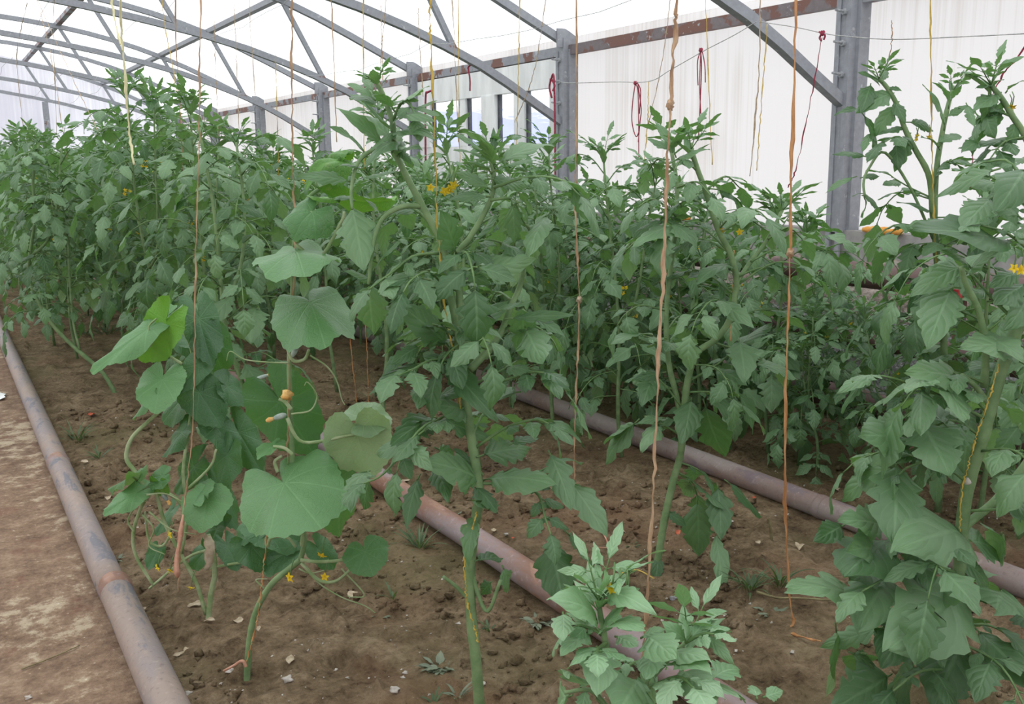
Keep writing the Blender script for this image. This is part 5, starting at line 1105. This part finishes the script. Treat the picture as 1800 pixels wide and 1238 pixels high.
def tw_h(path, h, dd=0): return lift(path, h, dd)
o = twine(tw_h([(1192, -60), (1188, 40), (1182, 130), (1173, 300), (1166, 470), (1158, 640), (1150, 830), (1141, 990), (1133, 1120), (1128, 1180)], 1.30), 11, 'twine_brown', 'thick brown twisted twine hanging at the centre right, nearest the camera', seed=1)
tie_knot(o, at_h(1178, 185, 1.30), 0.0055, 'twine_brown')
g2 = ground_at(1393, 1108)
o = twine(tw_h([(1402, -60), (1396, 150), (1390, 330), (1389, 440), (1386, 560), (1381, 690), (1380, 850), (1383, 960), (1389, 1060), (1394, 1095), (1386, 1108)], h_of(g2))+[at_z(1400, 1117, g2[2]+.012), at_z(1425, 1124, g2[2]+.012), at_z(1442, 1127, g2[2]+.012)], 8, 'twine_orange', 'long orange brown twine with its tail lying on the soil', seed=2)
tie_knot(o, at_h(1389, 446, h_of(g2)), 0.008, 'twine_brown')
g3 = ground_at(1010, 846)
o = twine(tw_h([(1011, -60), (1013, 200), (1012, 380), (1018, 525), (1015, 640), (1010, 760), (1010, 846)], h_of(g3)), 6, 'twine_brown', 'brown twine with a knot hanging left of the thick brown twine', seed=3); tie_knot(o, at_h(1018, 528, h_of(g3)), 0.009, 'twine_tan')
o = twine(tw_h([(755, -60), (755, 20), (757, 80), (762, 200), (768, 370), (775, 470), (783, 545), (800, 640), (812, 740)], HA-.02), 6, 'twine_yellow', 'yellow twine holding up the tall forked tomato plant', seed=4, flat=.3)
hel = []
for i, (x, y) in enumerate([(838, 900), (828, 940), (816, 985), (818, 1030), (822, 1065), (833, 1100), (840, 1130)]): hel.append(at_h(x, y, HA-(0.018 if i % 3 else 0.02)))
twine(hel, 5, 'twine_yellow', 'yellow twine wound round the foot of the tall forked tomato', seed=5)
twine(tw_h([(510, -60), (513, 100), (515, 300), (520, 420), (512, 560), (507, 700), (505, 820)], H1+.0), 5.5, 'twine_brown', 'reddish brown twine carrying the cucumber vine left of centre', seed=6)
twine(tw_h([(468, 860), (468, 940), (462, 1010), (452, 1090), (433, 1165)], H1-.02), 4.5, 'twine_orange', 'rust coloured twine tied to the foot of the climbing cucumber', seed=7)
twine(tw_h([(352, -60), (350, 150), (350, 260), (345, 420), (342, 600), (338, 760), (325, 880), (318, 960), (312, 1045)], H2-.06), 4.5, 'twine_brown', 'long brown twine falling from above through the bushy cucumber plant', seed=8)
b = MB(); P = catmull(lift([(322, 905), (316, 950), (310, 990), (312, 1015)], H2-.08, 0), 10); b.tube(P-P[0], np.array([.3, .7, 1, .8, .7, 1, .9, 1.2, 1.4, .5])*.010, 7, flat=.5); o = b.build('withered_leaf', 'dry_rope'); o.location = tuple(P[0]); tag(o, 'withered brown leaf hanging on the twine in the bushy cucumber', 'withered leaf')
twine(tw_h([(1756, 640), (1742, 690), (1722, 750), (1704, 810), (1690, 870), (1688, 935)], HR-.045), 4.5, 'twine_yellow', 'yellow twine wound on the thick stem at the right edge', seed=9)
b = MB(); p = at_h(1700, 847, HR-.035); b.blob((0, 0, 0), .006, R(2)); o = b.build('stem_scar', 'stone', None); o.location = tuple(p); o.parent = tR; o.location = tuple(p-bR)
twine(tw_h([(1634, -60), (1637, 200), (1640, 330), (1646, 470), (1655, 580)], HE-.03), 4.5, 'twine_yellow', 'yellow twine of the forked tomato before the nearest post', seed=10)
# thinner twines: top and bottom in the photograph, on the plane of their row
TW = [([(1340, -60), (1334, 120), (1318, 310)], 2.42, 4, 'twine_tan', 'tan twine just left of the nearest truss bar foot'), ([(1349, 42), (1340, 160), (1330, 300)], 2.42, 3, 'twine_yellow', 'short yellow twine tied to the cord beside the truss bar'),
      ([(1241, -60), (1246, 150), (1252, 290)], 2.42, 3, 'twine_yellow', 'thin yellow twine right of the thick brown twine'), ([(1445, 66), (1420, 200), (1398, 300), (1385, 330)], 2.42, 3, 'twine_red', 'dark red yarn slanting from the cord near the nearest post'),
      ([(1567, 36), (1568, 70), (1557, 135)], 2.42, 3, 'twine_brown', 'short brown twine on the cord right of the nearest post'), ([(1140, 144), (1138, 220), (1130, 310)], 2.42, 2.6, 'twine_yellow', 'thin yellow twine hanging from the sagging cord'),
      ([(1185, -60), (1165, 100), (1135, 240)], 2.76, 2.6, 'twine_tan', 'tan twine slanting behind the thick brown twine'), ([(968, -60), (940, 120), (905, 215)], 2.42, 2.6, 'twine_tan', 'grey tan twine slanting across the window'), ([(915, -60), (912, 100), (908, 260)], 2.42, 3, 'twine_yellow', 'yellow twine hanging straight before the window'),
      ([(1822, 45), (1790, 100), (1755, 145), (1715, 250), (1705, 330)], 2.2, 4, 'twine_red', 'dark red yarn slanting in from the right frame edge'), ([(792, -60), (797, 40), (806, 250)], 1.93, 2.6, 'twine_tan', 'tan twine before the left window pane'), ([(805, -60), (806, 120), (808, 290)], 1.93, 2.6, 'twine_yellow', 'yellow twine before the window mullion'),
      ([(735, 14), (738, 80), (744, 170)], 1.93, 2.6, 'twine_tan', 'tan twine tied beside the window edge'), ([(682, -60), (673, 60), (668, 140)], 1.45, 2.6, 'twine_tan', 'tan twine above the tip of the tall forked tomato'), ([(670, 10), (671, 80), (674, 150)], 1.45, 2.6, 'twine_brown', 'brown twine tied above the tip of the tall forked tomato'), ([(638, -60), (639, 120), (640, 300)], 1.93, 3, 'twine_yellow', 'yellow twine left of the tall forked tomato'),
      ([(580, -60), (586, 80), (592, 250)], 1.45, 3, 'twine_brown', 'brown twine between the cucumber vine and the tall tomato'), ([(484, 92), (487, 200), (490, 320)], 1.45, 2.2, 'twine_yellow', 'thin yellow twine left of the cucumber vine'), ([(437, -60), (441, 60), (450, 190)], 1.45, 2.2, 'twine_tan', 'thin tan twine above the second last visible posts'), ([(411, 6), (415, 90), (420, 230)], 1.45, 2.0, 'twine_tan', 'thin tan twine left of centre tied high'),
      ([(306, -60), (312, 130), (318, 220), (322, 340)], 0.86, 3.2, 'twine_brown', 'brown twine over the dense row left of centre'), ([(282, -60), (288, 30), (298, 90), (315, 180)], 0.86, 2.6, 'twine_yellow', 'yellow twine slanting over the dense row'), ([(377, 30), (379, 120), (384, 240)], 0.86, 2.0, 'twine_tan', 'thin tan twine right of the dense row'),
      ([(210, -60), (214, 60), (221, 150), (228, 240), (236, 290)], 0.53, 7, 'twine_pale', 'pale yellow ribbon hanging over the dense row on the left'), ([(188, -60), (203, 40), (216, 90)], 0.53, 6, 'twine_pale', 'short pale yellow ribbon slanting to the longer one'),
      ([(96, -60), (94, 60), (100, 240)], 0.53, 1.8, 'twine_tan', 'faint tan twine in front of the far gable, left'), ([(60, -20), (90, 100), (118, 280)], 0.53, 1.8, 'twine_tan', 'faint tan twine slanting in front of the far gable'), ([(48, 5), (30, 100), (42, 240)], 0.53, 1.8, 'twine_tan', 'faint tan twine at the far left before the gable'), ([(62, -10), (110, 100), (172, 230)], 0.53, 1.8, 'twine_tan', 'faint tan twine crossing the far trusses'), ([(265, 490), (268, 530), (270, 575)], 0.86, 6, 'twine_pale', 'pale ribbon among the stems of the dense row'),
      ([(620, 560), (616, 600), (622, 660), (628, 720)], 1.45, 3, 'twine_orange', 'orange twine at the foot of a leggy tomato'), ([(642, 570), (646, 640), (648, 740)], 1.45, 3, 'twine_orange', 'second orange twine at the foot of a leggy tomato'), ([(690, 520), (689, 570), (692, 600)], 1.93, 2.6, 'twine_orange', 'orange twine behind the fallen soil pipe'), ([(1290, 440), (1288, 520), (1284, 600)], 1.93, 3, 'twine_orange', 'orange twine behind the crooked thick stem')]
for i, (pts, X, wp, mt, lb) in enumerate(TW):
    twine([at_x(p[0], p[1], X) for p in pts], wp, mt, lb, seed=20+i, n=40, wob=0.002, flat=.6)
# bundles of red yarn hung on the cord and the window
def yarn(loops, X, label, wp=2.6):
    wp = wp*0.75
    o = None; p0 = at_x(*loops[0][0], X); b = MB()
    for L in loops:
        P = catmull([at_x(p[0], p[1], X) for p in L], 30); b.tube(P-p0, wp/2*pxsize(p0), 5)
    b.blob((0, 0, 0), 0.008, R(4)); o = b.build('yarn_bundle', 'twine_red'); o.location = tuple(p0); tag(o, label, 'yarn')
yarn([[(1232, 88), (1226, 110), (1227, 150)], [(1232, 88), (1233, 130), (1228, 240)], [(1234, 88), (1239, 115), (1240, 145)], [(1232, 88), (1230, 150), (1232, 200)]], 2.42, 'dark red yarn bundle hanging from the sagging cord, right of the thick brown twine')
yarn([[(1117, 146), (1112, 180), (1111, 215), (1118, 240), (1124, 230)], [(1117, 146), (1122, 170), (1123, 290)], [(1121, 146), (1127, 190), (1125, 215), (1122, 250)], [(1120, 145), (1126, 160), (1124, 200)]], 2.42, 'dark red yarn loops hanging from the sagging cord, left of the thick brown twine')
yarn([[(968, 140), (974, 145), (976, 320)], [(968, 140), (966, 155), (970, 172)], [(970, 140), (975, 150), (972, 160)]], 3.55, 'red yarn hanging beside the right window pane', 5)
yarn([[(1446, 58), (1441, 66), (1444, 72)], [(1440, 56), (1450, 62), (1448, 70)]], 2.42, 'red yarn knot on the cord near the nearest post', 5)
yarn([[(752, 162), (748, 175), (748, 290)], [(752, 162), (758, 160), (760, 164)]], 3.55, 'red yarn hanging beside the left window pane', 5)
yarn([[(823, 120), (826, 140), (826, 160)], [(823, 118), (829, 112), (832, 108)]], 3.2, 'short red yarn tied under the truss bar before the window', 4)
b = MB(); P = catmull([at_x(x, y, 2.5) for x, y in [(820, 205), (845, 240)]], 3)

# ------------------------------------------------------------------ things lying on the soil
def on_ground(px, py): p = ground_at(px, py); p[2] = gz_fine(p[0], p[1]); return p
def stone(px, py, wpx, mat, label, seed):
    p = on_ground(px, py); r = wpx/2*pxsize(p); b = MB(); b.blob((0, 0, r*.35), r, R(seed), 0, (1, .85, .62), .25, 10, 7)
    o = b.build('stone', mat); o.location = tuple(p); tag(o, label, 'stone')
for i, (x, y, w_, mt, lb) in enumerate([(506, 1201, 19, 'stone', 'pale stone on the bare soil right of the leaning cucumber stem'), (694, 1229, 17, 'stone', 'flat pale stone at the bottom edge left of the tall tomato foot'), (1183, 1052, 13, 'stone_grey', 'grey pebble right of the small pale tomato'), (404, 1182, 14, 'stone', 'small stone below the foot of the climbing cucumber'), (712, 1184, 10, 'stone', 'tiny pale stone left of the tall tomato foot'), (708, 1197, 9, 'stone', 'tiny pale pebble just below another one left of the tall tomato'),
                                       (50, 1228, 12, 'stone', 'small white stone on the walkway at the bottom left'), (1392, 1154, 9, 'stone', 'small round stone right of the small pale tomato'), (806, 1100, 10, 'stone', 'small pale stone left of the thick tomato stem'), (850, 1202, 10, 'stone', 'small stone against the thick tomato stem'), (331, 1222, 14, 'stone', 'pale stone by the pipe at the bottom left'), (890, 946, 8, 'stone', 'pale pebble beyond the rusty bed pipe')]):
    stone(x, y, w_, mt, lb, 60+i)
def litter(px, py, wpx, mat, label, seed, name='dry_leaf', cat='dry leaf'):
    p = on_ground(px, py); rr = R(seed); L = wpx*pxsize(p); a = rr.uniform(0, 6.28); b = MB(); d = A3(math.cos(a), math.sin(a), .25)
    leaflet(b, (-d*L/2)+A3(0, 0, .006), d, UP, L, L*rr.uniform(.5, .8), rr, rr.uniform(.3, .9), rr.uniform(-.2, .5), rr.uniform(-.6, .5), .1, 8)
    o = b.build(name, mat); o.location = tuple(p+A3(0, 0, .004)); tag(o, label, cat)
spots = [(345, 1065, 30, 'dry leaf under the yellow flower of the bushy cucumber'), (368, 1095, 26, 'dry leaf at the foot of the bushy cucumber'), (418, 1096, 28, 'curled dry leaf between the two cucumber feet'), (252, 1076, 16, 'dry scrap beside the walkway pipe near its joint'), (314, 1153, 22, 'pale dry leaf beside the nearest pipe length'), (328, 1150, 14, 'small dry scrap right of a pale dry leaf'), (455, 1118, 18, 'dry scrap right of the climbing cucumber stem'), (620, 1048, 26, 'dry leaf near the heart shaped cucumber leaf'),
         (760, 840, 22, 'dry leaf beyond the rusty bed pipe at centre'), (712, 848, 20, 'pale curl of dry leaf beside the rusty bed pipe'), (845, 935, 18, 'pale dry scrap beyond the rusty bed pipe'), (868, 941, 16, 'dry scrap right of another beyond the rusty pipe'), (1090, 938, 20, 'pale dry scrap on the soil near the crooked stem'), (1405, 968, 26, 'pale dry leaf in front of the grey bed pipe'), (1350, 860, 30, 'large dry leaf behind the grey bed pipe'), (1470, 862, 22, 'dry leaf behind the grey bed pipe, further right'),
         (1330, 960, 18, 'dry scrap left of the orange twine'), (150, 820, 16, 'dry scrap in front of the leaning tomato stem'), (190, 880, 18, 'dry scrap beside the edging pipe'), (510, 1165, 24, 'dry root scrap on the bare soil'), (300, 1190, 16, 'dry scrap next to the pipe near the bottom')]
for i, (x, y, w_, lb) in enumerate(spots): litter(x, y, w_, 'dry_leaf', lb, 80+i)
for i, (x, y, w_, lb) in enumerate([(1190, 936, 20, 'red shrivelled tomato skin right of the crooked stem'), (1325, 878, 12, 'small red scrap beside the grey bed pipe'), (162, 733, 18, 'red scrap on the soil near the leaning stem'), (1218, 1088, 10, 'red scrap behind the small pale tomato'), (902, 950, 9, 'orange scrap beyond the rusty bed pipe')]): litter(x, y, w_, 'dry_red', lb, 120+i, 'dry_scrap', 'dry scrap')
def weed(px, py, wpx, hpx, nb, mat, label, seed, rosette=False):
    p = on_ground(px, py); rr = R(seed); k = pxsize(p); b = MB()
    for i in range(nb):
        a = rr.uniform(0, 6.28); q = A3(math.cos(a), math.sin(a), 0)*rr.uniform(0, .5)*wpx*k*.5; ho = A3(math.cos(a+rr.uniform(-.6, .6)), math.sin(a+rr.uniform(-.6, .6)), 0)
        if rosette: leaflet(b, q, unit(ho+UP*rr.uniform(.15, .7)), UP, wpx*k*rr.uniform(.25, .45), wpx*k*rr.uniform(.10, .18), rr, .5, .2, .2, .1, 6)
        else: leaflet(b, q, unit(ho*rr.uniform(.2, .9)+UP), unit(UP*.3-ho), hpx*k*rr.uniform(.6, 1.25), .0055, rr, rr.uniform(.4, 1.4), .1, 0, 0, 7)
    o = b.build('weed', mat); o.location = tuple(p-A3(0, 0, .003)); tag(o, label, 'weed')
W = [(775, 1172, 70, 20, 34, 'weed_grey', 'grey green rosette weed left of the thick tomato stem', True), (738, 962, 40, 50, 26, 'weed', 'thin grass tuft by the heart shaped cucumber leaf', False), (665, 1080, 50, 20, 22, 'weed_grey', 'small grey weed below the heart shaped leaf', True), (690, 1052, 10, 40, 4, 'weed', 'two upright grass blades below the heart shaped leaf', False), (135, 775, 46, 40, 24, 'weed', 'grass tuft next to the edging pipe', False), (175, 806, 24, 34, 14, 'weed', 'small grass tuft below another by the edging pipe', False),
     (188, 588, 60, 34, 40, 'weed', 'green grass tuft under the leaning tomato', False), (150, 590, 40, 30, 24, 'weed', 'green grass tuft left of a larger one under the leaning tomato', False), (110, 765, 40, 16, 18, 'weed_grey', 'grey weed beside the edging pipe', True), (1320, 1040, 60, 50, 30, 'weed', 'straggling grass left of the orange twine', False), (1360, 1075, 60, 34, 30, 'weed_grey', 'grey weeds under the orange twine', True), (1372, 1035, 40, 60, 20, 'weed', 'thin grass behind the orange twine', False), (945, 1095, 60, 24, 30, 'weed_grey', 'grey weed left of the small pale tomato', True),
     (925, 940, 20, 14, 10, 'weed_grey', 'tiny weed beyond the rusty bed pipe', True), (1110, 960, 34, 20, 12, 'weed', 'seedling left of the crooked tomato foot', True), (860, 1110, 26, 24, 10, 'weed', 'grass blades right of the thick tomato stem', False), (805, 1228, 40, 30, 12, 'weed_grey', 'weed at the bottom edge by the tall tomato', False), (762, 1232, 36, 26, 10, 'weed', 'arched grass blade at the bottom edge', False), (1240, 1165, 30, 24, 12, 'weed', 'grass under the small pale tomato', False), (800, 905, 30, 20, 10, 'weed_grey', 'weed behind the rusty bed pipe near the tall tomato', True), (205, 985, 40, 16, 12, 'weed_grey', 'flattened weed beside the pipe joint', True), (660, 700, 50, 30, 20, 'weed', 'grass in the open soil between the pipes', False), (480, 905, 50, 30, 16, 'weed', 'grass under the huge cucumber leaf', False)]
for i, (x, y, w_, h_, nb, mt, lb, ro) in enumerate(W): weed(x, y, w_, h_, nb, mt, lb, 140+i, ro)
def crumbs(name, label, n, r0, r1, mat, seed, thr):
    rr = R(seed); b = MB(); k = 0
    while k < n:
        x, y = rr.uniform(0.32, 2.5), 0.75+3.6*rr.rand()**1.5
        if min(abs(x-1.12), abs(x-2.07)) < 0.05 or mnoise.noise(Vector((x*2.6, y*2.6, seed))) < thr: continue
        k += 1; r = r0+(r1-r0)*rr.rand()**3; b.blob((x, y, gz_fine(x, y)+r*0.2), r, rr, 0, (1, rr.uniform(.6, 1), rr.uniform(.5, .8)), .3, 6, 4)
    tag(b.build(name, mat), label, 'soil crumbs', kind='stuff')
crumbs('soil_clods', 'loose dark clods strewn over the garden soil', 3800, .003, .016, 'soil', 5, -0.05)
crumbs('soil_grit', 'tiny pale grit strewn over the garden soil', 900, .0015, .0045, 'stone', 9, 0.0)
p = on_ground(6, 700); b = MB(); V = [p+A3(0.03*(i % 4)-0.08+rg.uniform(-.008, .008), 0.04*(i//4)-0.06+rg.uniform(-.008, .008), 0.006+rg.uniform(0, .012)) for i in range(16)]
b.add(V, [(r*4+k, r*4+k+1, r*4+k+5, r*4+k+4) for r in range(3) for k in range(3)]); o = b.build('film_scrap', 'window_paint'); tag(o, 'crumpled white film scrap on the walkway at the left frame edge', 'plastic scrap')
# twigs and rag strips
def rod(name, pts, r, mat, label, cat):
    P = catmull(pts, 14); b = MB(); b.tube(P-P[0], np.linspace(r, r*.7, 14), 6, flat=.7); o = b.build(name, mat); o.location = tuple(P[0]); tag(o, label, cat)
g = on_ground(1357, 952); rod('stake', [g-A3(0, 0, .01), at_h(1354, 925, h_of(g)), at_h(1350, 912, h_of(g))], .006, 'dry_stem', 'short cut plant stump in front of the grey bed pipe', 'stump')
g = on_ground(432, 1172); rod('rag_strip', [at_h(432, 1172, H1-.03), at_h(426, 1162, H1-.03), at_h(412, 1170, H1-.03), at_h(393, 1180, H1-.03)], .005, 'dry_rope', 'pinkish rag strip tied at the foot of the climbing cucumber', 'rag strip')
rod('dry_vine', [on_ground(1045, 976)+A3(0, 0, .006), on_ground(1068, 965)+A3(0, 0, .006), on_ground(1062, 945)+A3(0, 0, .006), on_ground(1040, 915)+A3(0, 0, .01)], .003, 'dry_rope', 'curled pink dry stem on the soil left of the crooked tomato', 'dry stem')
rod('twine_scrap', [on_ground(1092, 1016)+A3(0, 0, .01), on_ground(1120, 1014)+A3(0, 0, .012), on_ground(1150, 1022)+A3(0, 0, .01)], .003, 'twine_yellow', 'yellow scrap of twine lying left of the crooked tomato foot', 'twine scrap')
rod('twig', [on_ground(1330, 1052)+A3(0, 0, .008), on_ground(1365, 1058)+A3(0, 0, .012), on_ground(1400, 1062)+A3(0, 0, .012), on_ground(1470, 1064)+A3(0, 0, .008)], .005, 'dry_stem', 'dry twig lying behind the orange twine', 'twig')
rod('straw', [on_ground(38, 1180)+A3(0, 0, .004), on_ground(90, 1160)+A3(0, 0, .004), on_ground(140, 1138)+A3(0, 0, .004)], .002, 'dry_stem', 'thin straw lying on the walkway', 'straw')
b = MB(); p = at_x(1683, 522, 2.3); b.tube([A3(0, 0, -.02), A3(0, 0, .02)], .012, 10); o = b.build('plastic_clip', 'red_plastic'); o.location = tuple(p); o.parent = None; tag(o, 'small red plastic clip among leaves at the right', 'clip')
# ------------------------------------------------------------------ light
w = bpy.data.worlds.new('overcast_sky'); SC.world = w; w.use_nodes = True
bg = w.node_tree.nodes['Background']; bg.inputs[0].default_value = (0.93, 0.965, 1.0, 1); bg.inputs[1].default_value = 1.6
sun = bpy.data.lights.new('hazy_sun', 'SUN'); sun.energy = 0.9; sun.angle = math.radians(25); sun.color = (1, 0.97, 0.92)
so = bpy.data.objects.new('hazy_sun', sun); COL.objects.link(so); so.rotation_euler = (math.radians(28), math.radians(14), 0)
vs = SC.view_settings; vs.view_transform = 'Standard'; vs.look = 'None'; vs.exposure = 0.34; vs.gamma = 1.0; vs.use_curve_mapping = False
SC.display_settings.display_device = 'sRGB'
